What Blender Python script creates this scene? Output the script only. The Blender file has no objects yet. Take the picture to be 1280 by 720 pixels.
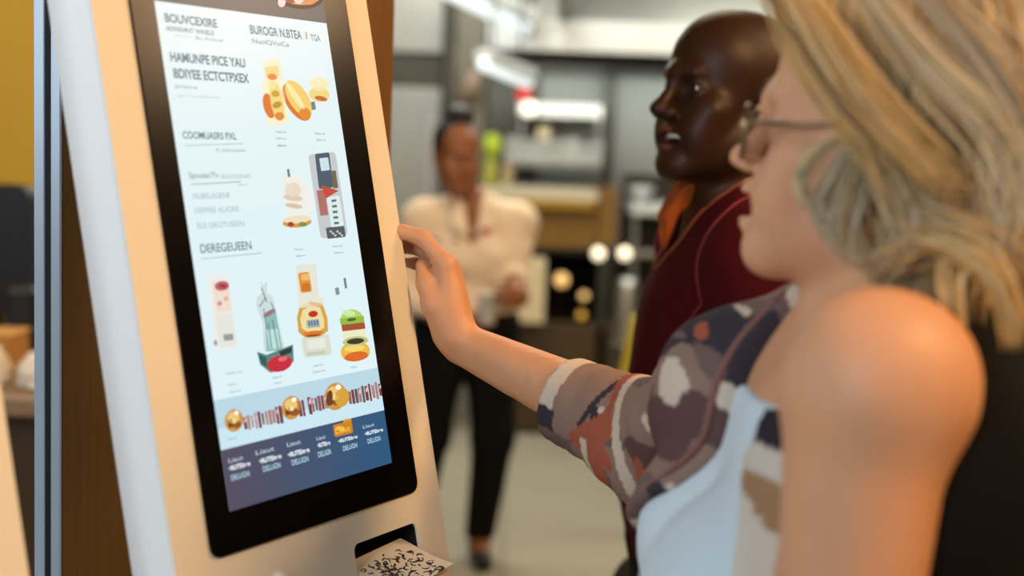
import bpy, math, random
import numpy as np
from mathutils import Vector, Matrix
random.seed(7); rng = np.random.default_rng(11)
scn = bpy.context.scene
col = scn.collection
FPX = 1777.8
PITCH = math.radians(6.24); ROLL = math.radians(2.04)
CAM = np.array([0.0, 0.0, 1.5])
_f = np.array([0, math.cos(PITCH), -math.sin(PITCH)]); _u = np.array([0, math.sin(PITCH), math.cos(PITCH)]); _r = np.array([1.0, 0, 0])
CR = _r*math.cos(ROLL)+_u*math.sin(ROLL); CU = -_r*math.sin(ROLL)+_u*math.cos(ROLL); CF = _f
def ray(px, py): return CF + CR*(px-640)/FPX + CU*(360-py)/FPX
def P(px, py, d): return CAM + ray(px, py)*d
def PY(px, py, y):
    r = ray(px, py); return CAM + r*(y/r[1])
def A(*v): return np.array(v, float)
def unit(v): v = np.asarray(v, float); return v/np.linalg.norm(v)

# ------------------------------------------------------------------ materials
def lin(c):
    c = [x/255 for x in c[:3]]
    return tuple(x/12.92 if x <= .04045 else ((x+.055)/1.055)**2.4 for x in c)+(1.0,)
MATS = {}
def mat(name, rgb, rough=.5, metal=0, noise=0, nscale=20, stretch=(1, 1, 1), sss=0, emis=0, spec=.5, bump=0, bscale=60, coat=0, trans=0, ior=1.45, ssr=(1, .35, .2), ssscale=.012):
    if name in MATS: return MATS[name]
    m = bpy.data.materials.new(name); m.use_nodes = True; nt = m.node_tree; N = nt.nodes; L = nt.links
    b = N['Principled BSDF']; c = lin(rgb)
    b.inputs['Base Color'].default_value = c; b.inputs['Roughness'].default_value = rough; b.inputs['Metallic'].default_value = metal
    b.inputs['Specular IOR Level'].default_value = spec; b.inputs['Coat Weight'].default_value = coat; b.inputs['IOR'].default_value = ior
    b.inputs['Transmission Weight'].default_value = trans
    if sss:
        b.inputs['Subsurface Weight'].default_value = sss; b.inputs['Subsurface Radius'].default_value = ssr; b.inputs['Subsurface Scale'].default_value = ssscale
    if emis:
        b.inputs['Emission Color'].default_value = c; b.inputs['Emission Strength'].default_value = emis
    tc = N.new('ShaderNodeTexCoord'); mp = N.new('ShaderNodeMapping'); mp.inputs['Scale'].default_value = stretch
    L.new(tc.outputs['Object'], mp.inputs['Vector'])
    nz = N.new('ShaderNodeTexNoise'); nz.inputs['Scale'].default_value = nscale; nz.inputs['Detail'].default_value = 4
    L.new(mp.outputs['Vector'], nz.inputs['Vector'])
    if noise:
        mx = N.new('ShaderNodeMix'); mx.data_type = 'RGBA'
        mx.inputs[6].default_value = tuple(x*(1-noise) for x in c[:3])+(1,); mx.inputs[7].default_value = tuple(min(1, x*(1+noise)) for x in c[:3])+(1,)
        L.new(nz.outputs['Fac'], mx.inputs[0]); L.new(mx.outputs[2], b.inputs['Base Color'])
    if bump:
        n2 = N.new('ShaderNodeTexNoise'); n2.inputs['Scale'].default_value = bscale; n2.inputs['Detail'].default_value = 5
        L.new(mp.outputs['Vector'], n2.inputs['Vector'])
        bp = N.new('ShaderNodeBump'); bp.inputs['Strength'].default_value = bump; bp.inputs['Distance'].default_value = .004
        L.new(n2.outputs['Fac'], bp.inputs['Height']); L.new(bp.outputs['Normal'], b.inputs['Normal'])
    MATS[name] = m; return m
def skin_mat(name, base, lip, rough, spec=.5, sss=.25, coat=0):
    m = mat(name, base, rough, noise=.07, nscale=25, sss=sss, spec=spec, bump=.12, bscale=350, coat=coat)
    N = m.node_tree.nodes; L = m.node_tree.links; b = N['Principled BSDF']
    src = b.inputs['Base Color'].links[0].from_socket
    at = N.new('ShaderNodeAttribute'); at.attribute_name = 'tint'
    mx = N.new('ShaderNodeMix'); mx.data_type = 'RGBA'; mx.inputs[7].default_value = lin(lip)
    L.new(at.outputs['Fac'], mx.inputs[0]); L.new(src, mx.inputs[6]); L.new(mx.outputs[2], b.inputs['Base Color'])
    return m
def attr_emission(name):
    m = bpy.data.materials.new(name); m.use_nodes = True; N = m.node_tree.nodes; L = m.node_tree.links
    b = N['Principled BSDF']; at = N.new('ShaderNodeAttribute'); at.attribute_name = 'Col'
    b.inputs['Base Color'].default_value = (.01, .01, .01, 1); b.inputs['Roughness'].default_value = .25; b.inputs['Specular IOR Level'].default_value = .08
    L.new(at.outputs['Color'], b.inputs['Emission Color']); b.inputs['Emission Strength'].default_value = 1.0
    return m

# ------------------------------------------------------------------ object helpers
def tag(o, label=None, cat=None, group=None, kind=None):
    if label: o['label'] = label
    if cat: o['category'] = cat
    if group: o['group'] = group
    if kind: o['kind'] = kind
    return o
def empty(name, loc, label=None, cat=None, group=None, rz=0, kind=None):
    o = bpy.data.objects.new(name, None); o.location = loc; o.rotation_euler[2] = rz; o.empty_display_size = .05; col.objects.link(o)
    return tag(o, label, cat, group, kind)
def place(o, parent):
    col.objects.link(o)
    if parent is not None:
        o.parent = parent
        mw = Matrix.Translation(parent.location) @ parent.rotation_euler.to_matrix().to_4x4() if parent.parent is None else PW[parent.name]
        o.matrix_parent_inverse = mw.inverted()
    PW[o.name] = Matrix.Identity(4)
    return o
PW = {}
class MB:
    """vertex/face collector"""
    def __init__(s): s.v = []; s.f = []; s.m = []
    def add(s, vs, fs, mi=0):
        n = len(s.v); s.v += [tuple(map(float, v)) for v in vs]; s.f += [tuple(i+n for i in f) for f in fs]; s.m += [mi]*len(fs); return s
    def box(s, c, h, R=None, mi=0, bev=0):
        c = np.array(c, float); h = np.array(h, float); R = np.eye(3) if R is None else R   # R rows = axes
        b = min(bev, h.min()*.95)
        if b <= 0:
            vs = [c+R.T@(h*A(i, j, k)) for i in (-1, 1) for j in (-1, 1) for k in (-1, 1)]
            s.add(vs, [(0, 1, 3, 2), (4, 6, 7, 5), (0, 4, 5, 1), (2, 3, 7, 6), (0, 2, 6, 4), (1, 5, 7, 3)], mi); return s
        vs = []; idx = {}
        for i in (-1, 1):
            for j in (-1, 1):
                for k in (-1, 1):
                    for ax in range(3):
                        q = (h-b)*A(i, j, k); q[ax] = h[ax]*(i, j, k)[ax]
                        idx[(i, j, k, ax)] = len(vs); vs.append(c+R.T@q)
        fs = []
        for ax in range(3):
            o1, o2 = [a for a in range(3) if a != ax]
            for sg in (-1, 1):
                q = []
                for a, b2 in ((-1, -1), (1, -1), (1, 1), (-1, 1)):
                    t = [0, 0, 0]; t[ax] = sg; t[o1] = a; t[o2] = b2; q.append(idx[(*t, ax)])
                fs.append(tuple(q if (sg > 0) == (ax != 1) else q[::-1]))
        for ax in range(3):      # edges along ax
            o1, o2 = [a for a in range(3) if a != ax]
            for a in (-1, 1):
                for b2 in (-1, 1):
                    t1 = [0, 0, 0]; t2 = [0, 0, 0]; t1[ax] = -1; t2[ax] = 1
                    for t in (t1, t2): t[o1] = a; t[o2] = b2
                    fs.append((idx[(*t1, o1)], idx[(*t2, o1)], idx[(*t2, o2)], idx[(*t1, o2)]))
        for i in (-1, 1):
            for j in (-1, 1):
                for k in (-1, 1): fs.append(tuple(idx[(i, j, k, a)] for a in range(3)))
        s.add(vs, fs, mi); return s
    def tube(s, pts, r, n=10, mi=0, cap=True, flat=1.0):
        pts = [np.array(p, float) for p in pts]; r = [r]*len(pts) if np.isscalar(r) else r
        up = A(0, 0, 1); vs = []; fs = []
        t0 = unit(pts[1]-pts[0]); a = np.cross(t0, up)
        if np.linalg.norm(a) < .1: a = np.cross(t0, A(1, 0, 0))
        a = unit(a)
        for i, p in enumerate(pts):
            t = unit(pts[min(i+1, len(pts)-1)]-pts[max(i-1, 0)]); a = unit(a-t*(a@t)); b = np.cross(t, a)
            for j in range(n):
                th = 2*math.pi*j/n; vs.append(p+a*math.cos(th)*r[i]+b*math.sin(th)*r[i]*flat)
        for i in range(len(pts)-1):
            for j in range(n):
                k = (j+1) % n; fs.append((i*n+j, i*n+k, (i+1)*n+k, (i+1)*n+j))
        if cap: fs += [tuple(range(n))[::-1], tuple(range((len(pts)-1)*n, len(pts)*n))]
        s.add(vs, fs, mi); return s
    def lathe(s, c, prof, n=24, axis=A(0, 0, 1), mi=0):
        axis = unit(axis); a = np.cross(axis, A(.3, 1, .1)); a = unit(a); b = np.cross(axis, a); vs = []; fs = []
        for r, z in prof:
            for j in range(n):
                th = 2*math.pi*j/n; vs.append(np.array(c)+axis*z+a*math.cos(th)*r+b*math.sin(th)*r)
        for i in range(len(prof)-1):
            for j in range(n):
                k = (j+1) % n; fs.append((i*n+j, i*n+k, (i+1)*n+k, (i+1)*n+j))
        s.add(vs, fs, mi); return s
    def ball(s, c, r, n=16, mi=0, R=None):
        r = A(r, r, r) if np.isscalar(r) else np.array(r, float); R = np.eye(3) if R is None else R
        vs = []; fs = []
        for i in range(n+1):
            ph = math.pi*i/n
            for j in range(2*n):
                th = math.pi*j/n; vs.append(np.array(c)+R.T@(r*A(math.sin(ph)*math.cos(th), math.sin(ph)*math.sin(th), math.cos(ph))))
        for i in range(n):
            for j in range(2*n):
                k = (j+1) % (2*n); fs.append((i*2*n+j, (i+1)*2*n+j, (i+1)*2*n+k, i*2*n+k))
        s.add(vs, fs, mi); return s
    def prism(s, loop, off, mi=0):
        n = len(loop); off = np.array(off); vs = [np.array(p) for p in loop]+[np.array(p)+off for p in loop]
        s.add(vs, [tuple(range(n))[::-1], tuple(range(n, 2*n))]+[(i, (i+1) % n, n+(i+1) % n, n+i) for i in range(n)], mi); return s
    def build(s, name, m, parent=None, smooth=False, fix=True):
        me = bpy.data.meshes.new(name); me.from_pydata(s.v, [], s.f)
        for x in (m if isinstance(m, (list, tuple)) else [m]): me.materials.append(x)
        me.polygons.foreach_set('material_index', s.m); 
        if fix:
            import bmesh
            bm = bmesh.new(); bm.from_mesh(me); bmesh.ops.remove_doubles(bm, verts=bm.verts, dist=1e-6); bmesh.ops.recalc_face_normals(bm, faces=bm.faces); bm.to_mesh(me); bm.free()
        if smooth: me.polygons.foreach_set('use_smooth', [True]*len(me.polygons))
        me.update(); o = bpy.data.objects.new(name, me); return place(o, parent)
def copy_tree(o, delta, label=None):
    c = o.copy(); col.objects.link(c); c.location = Vector(o.location)+Vector(delta)
    if label: c['label'] = label
    def rec(src, dst):
        for ch in [x for x in bpy.data.objects if x.parent == src]:
            d = ch.copy(); col.objects.link(d); d.parent = dst; d.matrix_parent_inverse = ch.matrix_parent_inverse.copy(); rec(ch, d)
    rec(o, c); return c

# ------------------------------------------------------------------ implicit surfaces (smooth bodies and cloth)
class Frame:
    def __init__(s, o, fwd=(0, 1, 0), up=(0, 0, 1)):
        s.o = np.array(o, float); y = unit(fwd); x = unit(np.cross(y, up)); z = np.cross(x, y); s.M = np.array([x, y, z])
    def w(s, *p): return s.o+s.M.T@A(*p)
    def __call__(s, *p): return s.w(*p)
def axis(lo, hi, step, fine=()):
    out = [lo]; x = lo
    while x < hi:
        st = step
        for a, b, f in fine:
            if a <= x < b: st = min(st, f)
            elif x < a and x+st > a: st = min(st, max(f, a-x))
        x += st; out.append(x)
    return np.array(out, np.float64)
WID = Frame((0, 0, 0))
def ell(c, r, fr=WID, k=.02, op='u', R=None): return dict(t='e', c=A(*c), r=A(*r) if not np.isscalar(r) else A(r, r, r), fr=fr, k=k, op=op, R=R)
def cap(a, b, ra, rb=None, fr=WID, k=.02, op='u', sq=None): return dict(t='c', a=A(*a), b=A(*b), ra=ra, rb=ra if rb is None else rb, fr=fr, k=k, op=op, sq=sq)
BIG = .12
class Field:
    def __init__(s, xs, ys, zs):
        s.ax = (xs, ys, zs); s.D = np.full((len(xs), len(ys), len(zs)), BIG, np.float32)
    def region(s, lo, hi):
        sl = tuple(slice(max(0, np.searchsorted(a, l)-1), min(len(a), np.searchsorted(a, h)+1)) for a, l, h in zip(s.ax, lo, hi))
        return sl
    def pts(s, sl):
        x, y, z = (a[q] for a, q in zip(s.ax, sl)); return x[:, None, None], y[None, :, None], z[None, None, :]
    def run(s, prims, infl=0.0):
        for p in prims:
            fr = p['fr']; M = fr.M; k = p['k']; inf = infl if p['op'] == 'u' else -infl
            if p['t'] == 'e': r = np.maximum(p['r']+inf, .001); R = r.max(); cs = [p['c']]; rr = R
            else: cs = [p['a'], p['b']]; rr = max(p['ra'], p['rb'])+inf
            mg = rr+k+.012; W = np.array([fr.o+M.T@c for c in cs]); sl = s.region(W.min(0)-mg, W.max(0)+mg)
            if any(q.stop <= q.start for q in sl): continue
            X, Y, Z = s.pts(sl); X = X-fr.o[0]; Y = Y-fr.o[1]; Z = Z-fr.o[2]
            q = [M[i, 0]*X+M[i, 1]*Y+M[i, 2]*Z for i in range(3)]
            if p['t'] == 'e':
                q = [q[i]-p['c'][i] for i in range(3)]
                if p['R'] is not None: q = [p['R'][i][0]*q[0]+p['R'][i][1]*q[1]+p['R'][i][2]*q[2] for i in range(3)]
                k0 = np.sqrt(sum((q[i]/r[i])**2 for i in range(3))); k1 = np.sqrt(sum((q[i]/r[i]**2)**2 for i in range(3)))+1e-9
                d = k0*(k0-1)/k1
            else:
                ba = p['b']-p['a']; pa = [q[i]-p['a'][i] for i in range(3)]
                h = np.clip((pa[0]*ba[0]+pa[1]*ba[1]+pa[2]*ba[2])/(ba@ba+1e-12), 0, 1)
                e = [pa[i]-ba[i]*h for i in range(3)]
                if p['sq'] is not None:      # flatten along a direction: sq=(dir, factor)
                    dr, fc = p['sq']; dr = unit(dr); dt = e[0]*dr[0]+e[1]*dr[1]+e[2]*dr[2]
                    e = [e[i]+dr[i]*dt*(1/fc-1) for i in range(3)]
                d = np.sqrt(e[0]**2+e[1]**2+e[2]**2)-(p['ra']+(p['rb']-p['ra'])*h+inf)
            o = s.D[sl]
            if p['op'] == 'u':
                h = np.maximum(k-np.abs(o-d), 0)/k; s.D[sl] = np.minimum(o, d)-h*h*k*.25
            else:
                d = -d; h = np.maximum(k-np.abs(o-d), 0)/k; s.D[sl] = np.maximum(o, d)+h*h*k*.25
        return s
    def apply(s, fn):
        X, Y, Z = s.pts((slice(None),)*3); s.D = fn(s.D, X, Y, Z).astype(np.float32); return s
    def mesh(s, smooth=2):
        D = s.D; S = D < 0; n = [a-1 for a in D.shape]
        cnt = np.zeros(n, np.uint8)
        for i in (0, 1):
            for j in (0, 1):
                for k in (0, 1): cnt += S[i:n[0]+i, j:n[1]+j, k:n[2]+k]
        act = (cnt > 0) & (cnt < 8); I, J, K = np.nonzero(act); idx = np.full(n, -1, np.int32); idx[I, J, K] = np.arange(len(I))
        pos = np.zeros((len(I), 3)); c = np.zeros(len(I))
        corners = [(i, j, k) for i in (0, 1) for j in (0, 1) for k in (0, 1)]
        for a in corners:
            for ax in range(3):
                if a[ax]: continue
                b = list(a); b[ax] = 1
                va = D[I+a[0], J+a[1], K+a[2]]; vb = D[I+b[0], J+b[1], K+b[2]]; m = (va < 0) != (vb < 0)
                t = np.where(m, va/(va-vb+1e-12), 0)
                pa = np.stack([s.ax[0][I+a[0]], s.ax[1][J+a[1]], s.ax[2][K+a[2]]], 1); pb = np.stack([s.ax[0][I+b[0]], s.ax[1][J+b[1]], s.ax[2][K+b[2]]], 1)
                pos += np.where(m[:, None], pa+(pb-pa)*t[:, None], 0); c += m
        pos /= c[:, None]; Q = []
        for ax in range(3):
            sa = [slice(None)]*3; sb = [slice(None)]*3; sa[ax] = slice(0, -1); sb[ax] = slice(1, None)
            df = S[tuple(sa)] != S[tuple(sb)]; o1, o2 = [(1, 2), (2, 0), (0, 1)][ax]
            g = np.array(np.nonzero(df)); ok = (g[o1] > 0) & (g[o2] > 0) & (g[o1] < n[o1]) & (g[o2] < n[o2]); g = g[:, ok]
            fl = S[g[0], g[1], g[2]]
            def cell(d1, d2):
                h = g.copy(); h[o1] -= d1; h[o2] -= d2; return idx[h[0], h[1], h[2]]
            q = np.stack([cell(1, 1), cell(0, 1), cell(0, 0), cell(1, 0)], 1); q[~fl] = q[~fl][:, ::-1]; Q.append(q)
        Q = np.concatenate(Q); Q = Q[(Q >= 0).all(1)]
        nv = len(pos)
        for it in range(smooth):
            acc = np.zeros((nv, 3)); cc = np.zeros(nv)
            for a, b in ((0, 1), (1, 2), (2, 3), (3, 0)):
                for u, v in ((a, b), (b, a)):
                    for x in range(3): acc[:, x] += np.bincount(Q[:, u], pos[Q[:, v], x], nv)
                    cc += np.bincount(Q[:, u], minlength=nv)
            pos = pos*.45+.55*acc/np.maximum(cc, 1)[:, None]
        return pos, Q
def grid_obj(name, pos, Q, mats, parent=None, tint=None, mi=None):
    me = bpy.data.meshes.new(name); me.vertices.add(len(pos)); me.vertices.foreach_set('co', pos.astype(np.float32).ravel())
    me.loops.add(Q.size); me.loops.foreach_set('vertex_index', Q.astype(np.int32).ravel())
    me.polygons.add(len(Q)); me.polygons.foreach_set('loop_start', np.arange(0, Q.size, 4, dtype=np.int32))
    try: me.polygons.foreach_set('loop_total', np.full(len(Q), 4, np.int32))
    except Exception: pass
    for x in (mats if isinstance(mats, (list, tuple)) else [mats]): me.materials.append(x)
    if mi is not None: me.polygons.foreach_set('material_index', mi.astype(np.int32))
    me.polygons.foreach_set('use_smooth', np.ones(len(Q), bool))
    me.update(calc_edges=True); me.validate()
    if tint is not None:
        at = me.attributes.new('tint', 'FLOAT', 'POINT'); at.data.foreach_set('value', tint.astype(np.float32))
    o = bpy.data.objects.new(name, me); return place(o, parent)
def fr_local(fr, p): return (p-fr.o)@fr.M.T
def wob(X, Y, Z, fs, seed=0):
    r = np.random.default_rng(seed); out = 0
    for f in fs:
        for _ in range(3):
            k = r.normal(size=3)*f; out = out+np.sin(k[0]*X+k[1]*Y+k[2]*Z+r.uniform(0, 6))
    return out/(3*len(fs))

def head(fr, female=False, mouth_open=.0, s=1.0, ears=True, eyes=True, smile=.5, lipout=0):
    """prims of a head; local x right, y forward, z up, origin between the ears"""
    E = lambda c, r, **k: ell([v*s for v in c], [v*s for v in r] if not np.isscalar(r) else r*s, fr=fr, **k)
    C = lambda a, b, ra, rb=None, **k: cap([v*s for v in a], [v*s for v in b], ra*s, (ra if rb is None else rb)*s, fr=fr, **k)
    w = .93 if female else 1.0
    pr = [E((0, -.018, .045), (.074*w, .094, .083)), E((0, .03, .05), (.064*w, .062, .066), k=.03),
          E((0, .03, -.025), (.058*w, .058, .075), k=.03)]
    for q in (-1, 1):
        pr += [C((q*.052*w, .0, -.052), (q*.018, .075, -.092), .018 if female else .021, .015, k=.035),
               E((q*.043*w, .062, -.018), (.022, .02, .019), k=.025),
               E((q*.033*w, .070, -.05), (.02, .02, .024), k=.03)]
    pr += [E((0, .083, -.094), (.021, .016, .017), k=.022), E((0, .078, -.052), (.027, .018 if not female else .022, .024), k=.02)]
    br = .0085 if female else .012
    pr += [C((-.03, .084, .029), (-.006, .091, .027), br*.8, br, k=.018), C((.03, .084, .029), (.006, .091, .027), br*.8, br, k=.018)]
    for q in (-1, 1):
        pr += [E((q*.031, .100, .010), (.017, .016, .011), k=.012, op='s')]
        if eyes: pr += [E((q*.031, .0745, .010), .0142, k=.005), E((q*.031, .0905, .0090), (.0135, .0095, .0034), k=.002, op='s')]
    # nose
    nw = .88 if female else 1.12; nt = -.004 if female else 0
    pr += [C((0, .091, .020), (0, .112+nt, -.018), .0062, .0095*nw, k=.014), E((0, .1165+nt, -.0235), (.0105*nw, .0105, .009), k=.010)]
    for q in (-1, 1):
        pr += [E((q*.0135*nw, .1045, -.0265), (.0078*nw, .0105, .0078), k=.006),
               E((q*.0065*nw, .110, -.0335), (.0034*nw, .005, .004), k=.003, op='s')]
    # lips
    mo = mouth_open; mw = .023+.004*smile
    zc = -.058
    for q in (-1, 1):
        pr += [C((0, .098+lipout, zc+.006+mo*.4), (q*mw, .082, zc+.006*smile+.001), .0062, .0028, k=.006),
               C((0, .0955+lipout, zc-.007-mo*.7), (q*mw*.95, .081, zc+.006*smile-.003), .0072, .0028, k=.006)]
    if mo > 0:
        pr += [E((0, .094, zc-mo*.2), (mw*.95, .022, .0025+mo*.62), k=.003, op='s')]
    else: pr += [E((0, .103, zc-.0005), (mw*.9, .010, .0012), k=.003, op='s')]
    if ears:
        for q in (-1, 1):
            Rm = np.array([[math.cos(.35*q), math.sin(.35*q), 0], [-math.sin(.35*q), math.cos(.35*q), 0], [0, 0, 1]])
            pr += [E((q*.078*w, -.012, .003), (.007, .019, .030), k=.008, R=Rm), E((q*.084*w, -.008, .006), (.005, .011, .018), k=.004, op='s', R=Rm),
                   E((q*.075*w, .0, -.024), (.006, .008, .009), k=.006)]
    return pr
def lip_tint(fr, pos, mo=0, s=1.0, smile=.5):
    q = fr_local(fr, pos)/s; mw = .023+.004*smile; zc = -.058; d = np.full(len(q), 9.)
    for sg in (-1, 1):
        for a, b, r in (((0, .098, zc+.006+mo*.4), (sg*mw, .082, zc+.004), .0068), ((0, .0955, zc-.007-mo*.7), (sg*mw*.95, .081, zc), .0078)):
            a = A(*a); b = A(*b); h = np.clip((q-a)@(b-a)/((b-a)@(b-a)), 0, 1); d = np.minimum(d, np.linalg.norm(q-a-(b-a)*h[:, None], axis=1)-r*(1-.5*h))
    return np.clip(1-d/.0025, 0, 1)*(q[:, 1] > .07)
def add_eyes(fr, parent, m_white, m_iris, m_pupil, s=1.0, gaze=(0, 1, 0)):
    g = unit(gaze)
    for q in (-1, 1):
        mb = MB(); n = 28; c = A(q*.031, .0745, .010); r = .0128; a = unit(np.cross(g, A(0, 0, 1))); b = np.cross(a, g)
        prof = [(0, .0), (.2, .0), (.42, 1), (.5, 1), (.6, 2), (.9, 2), (1.4, 2), (2.0, 2), (2.6, 2), (math.pi-.01, 2)]
        ths = [0.001, .09, .19, .3, .44, .6, .9, 1.3, 1.8, 2.4, 3.13]; mi = [2, 2, 1, 1, 0, 0, 0, 0, 0, 0]
        vs = []
        for th in ths:
            for j in range(n):
                ph = 2*math.pi*j/n; vs.append(fr.w(*((c+r*(g*math.cos(th)+(a*math.cos(ph)+b*math.sin(ph))*math.sin(th)))*s)))
        fs = []; 
        for i in range(len(ths)-1):
            for j in range(n): fs.append((i*n+j, i*n+(j+1) % n, (i+1)*n+(j+1) % n, (i+1)*n+j))
        mb.add(vs, fs)
        for i in range(len(ths)-1):
            for j in range(n): mb.m[i*n+j] = mi[i]
        mb.build('eye', [m_white, m_iris, m_pupil], parent, smooth=True, fix=False)
def add_teeth(fr, parent, m, mo, s=1.0):
    mb = MB()
    for i in range(-5, 6):
        th = i*.19; x = .030*math.sin(th)*1.0; y = .0595+.029*math.cos(th); w = .0031 if abs(i) != 0 else .0031
        f2 = Frame(fr.w(x*s, y*s, (-.0555+mo*.12)*s), fr.M.T@A(math.sin(th), math.cos(th), 0), fr.M[2])
        mb.box(f2.o, A(w, .0022, .0040)*s, f2.M, bev=.0012)
    mb.build('teeth', m, parent, smooth=True)
def add_brows(fr, parent, m, s=1.0, y=.0945, thick=1.0):
    for q in (-1, 1):
        pts = [fr.w(*(A(q*(.012+.032*t), y-.022*t*t, .0285+.006*math.sin(t*2.4))*s)) for t in np.linspace(0, 1, 8)]
        MB().tube(pts, [s*thick*v for v in (.0018, .0028, .003, .0029, .0026, .0022, .0016, .0006)], 8, flat=1.0).build('eyebrow', m, parent, smooth=True)
#@@PART2
# ------------------------------------------------------------------ camera
cd = bpy.data.cameras.new('camera'); cam = bpy.data.objects.new('camera', cd); col.objects.link(cam)
Mx = Matrix(((CR[0], CU[0], -CF[0], CAM[0]), (CR[1], CU[1], -CF[1], CAM[1]), (CR[2], CU[2], -CF[2], CAM[2]), (0, 0, 0, 1)))
cam.matrix_world = Mx; cd.lens = 50; cd.sensor_width = 36; cd.clip_start = .02
cd.dof.use_dof = True; cd.dof.focus_distance = 1.56; cd.dof.aperture_fstop = 2.4
scn.camera = cam
scn.view_settings.view_transform = 'Standard'; scn.view_settings.look = 'None'; scn.view_settings.gamma = 1; scn.view_settings.exposure = 0; scn.view_settings.use_curve_mapping = False

# ------------------------------------------------------------------ materials
M_floor = mat('floor_tile', (158, 148, 128), .35, noise=.1, nscale=3)
def floor_nodes():
    N = M_floor.node_tree.nodes; L = M_floor.node_tree.links; b = N['Principled BSDF']
    br = N.new('ShaderNodeTexBrick'); br.offset = 0; br.inputs['Scale'].default_value = 1; br.inputs['Brick Width'].default_value = .6; br.inputs['Row Height'].default_value = .6; br.inputs['Mortar Size'].default_value = .004
    br.inputs['Color1'].default_value = lin((160, 151, 131)); br.inputs['Color2'].default_value = lin((150, 141, 121)); br.inputs['Mortar'].default_value = lin((110, 102, 88))
    tc = N.new('ShaderNodeTexCoord'); L.new(tc.outputs['Object'], br.inputs['Vector']); L.new(br.outputs['Color'], b.inputs['Base Color'])
floor_nodes()
M_white = mat('kiosk_white', (226, 226, 224), .42, noise=.01, nscale=40, spec=.35)
M_plate = mat('kiosk_plate', (226, 216, 196), .5, noise=.01, nscale=40, spec=.3)
M_glass_black = mat('black_glass', (7, 5, 4), .22, spec=.16, noise=.1)
M_dark = mat('dark_plastic', (8, 8, 8), .5, noise=.1)
M_recess = mat('recess_black', (10, 8, 7), .8, noise=.1)
M_wood = mat('wood_panel', (112, 76, 22), .55, noise=.28, nscale=9, stretch=(14, 14, .5), bump=.15, bscale=30)
M_wood2 = mat('counter_wood', (112, 80, 28), .5, noise=.25, nscale=6, stretch=(1, 8, 8))
M_brown = mat('dark_brown_panel', (66, 48, 22), .55, noise=.25, nscale=5, stretch=(1, 6, 6))
M_steel = mat('brushed_steel', (168, 166, 158), .38, metal=.85, noise=.12, nscale=8, stretch=(6, 6, .6))
M_steel_d = mat('dark_steel', (78, 76, 68), .45, metal=.7, noise=.15, nscale=8)
M_steel_l = mat('bright_steel', (205, 208, 205), .45, metal=.35, noise=.08, nscale=4)
M_alu = mat('satin_aluminium', (176, 192, 206), .35, metal=.25, noise=.06, nscale=6)
M_yellow = mat('yellow_paint', (196, 158, 48), .7, noise=.08, nscale=2)
M_wallgrey = mat('steel_wall', (150, 150, 142), .5, metal=.3, noise=.12, nscale=2)
M_ceil = mat('ceiling_paint', (120, 112, 100), .9, noise=.05)
M_wallwarm = mat('warm_wall', (120, 84, 52), .8, noise=.1)
M_paper = mat('paper', (226, 214, 192), .8, noise=.05, nscale=30)
M_cream = mat('cream_card', (206, 186, 148), .8, noise=.06, nscale=20)
M_ink = mat('black_ink', (40, 32, 26), .8, noise=.2)
M_red = mat('red_plastic', (190, 40, 30), .4, noise=.1)
M_lime = mat('lime_plastic', (185, 205, 60), .5, noise=.1)
M_gold = mat('brass_rail', (180, 140, 50), .35, metal=.6, noise=.1)
M_glassy = mat('white_ceramic', (205, 203, 192), .25, noise=.05)
M_lamp = mat('lamp_glass', (255, 238, 205), .4, emis=1.6, noise=0)
M_lamp2 = mat('warm_lamp_glass', (235, 190, 120), .4, emis=.9, noise=0)
M_strip = mat('strip_light', (225, 238, 240), .4, emis=1.0, noise=0)
M_panelglow = mat('ceiling_diffuser', (255, 244, 225), .4, emis=2.0, noise=0)

# ------------------------------------------------------------------ kiosk
YAW = math.radians(31.216); LEAN = math.radians(12.34)
KD = A(math.sin(YAW), math.cos(YAW), 0); KN0 = A(math.cos(YAW), -math.sin(YAW), 0)
KN = KN0*math.cos(LEAN)+A(0, 0, 1)*math.sin(LEAN); KW = A(0, 0, 1)*math.cos(LEAN)-KN0*math.sin(LEAN)
KO = P(143.5, 200, 1.27)
def pan(px, py, off=0):          # pixel -> (a, b) on the leaning panel
    r = ray(px, py); t = ((KO-CAM)@KN)/(r@KN); q = CAM+r*t-KO; return q@KD, q@KW
def K(a, b, off=0.0): return KO+KD*a+KW*b+KN*off
KRm = np.array([KD, KW, KN])
WK = pan(487.5, 200)[0]
def rrect(a0, a1, b0, b1, r, n=6):
    out = []
    for cx, cy, s0 in ((a1-r, b1-r, 0), (a0+r, b1-r, 90), (a0+r, b0+r, 180), (a1-r, b0+r, 270)):
        for i in range(n+1):
            t = math.radians(s0+90*i/n); out.append((cx+r*math.cos(t), cy+r*math.sin(t)))
    return out
BT = .26; BB = -.62
kiosk = empty('ordering_kiosk', (*(KO-KN0*.12)[:2], 0), 'tall white self-order kiosk with a lit menu screen, touched by the blonde woman', 'kiosk')
import mathutils
from mathutils.geometry import tessellate_polygon
def plate(name, outer, holes, o0, o1, m, parent, smooth=False):
    loops = [[Vector((a, b, 0)) for a, b in lp] for lp in [outer]+holes]
    tris = tessellate_polygon(loops); flat = [q for lp in [outer]+holes for q in lp]; n = len(flat)
    mb = MB(); mb.add([K(a, b, o1) for a, b in flat]+[K(a, b, o0) for a, b in flat], [tuple(t) for t in tris]+[tuple(i+n for i in t)[::-1] for t in tris])
    s0 = 0; fs = []
    for lp in [outer]+holes:
        k = len(lp); fs += [(s0+i, s0+(i+1) % k, s0+(i+1) % k+n, s0+i+n) for i in range(k)]; s0 += k
    mb.f += fs; mb.m += [0]*len(fs); return mb.build(name, m, parent)
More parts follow.
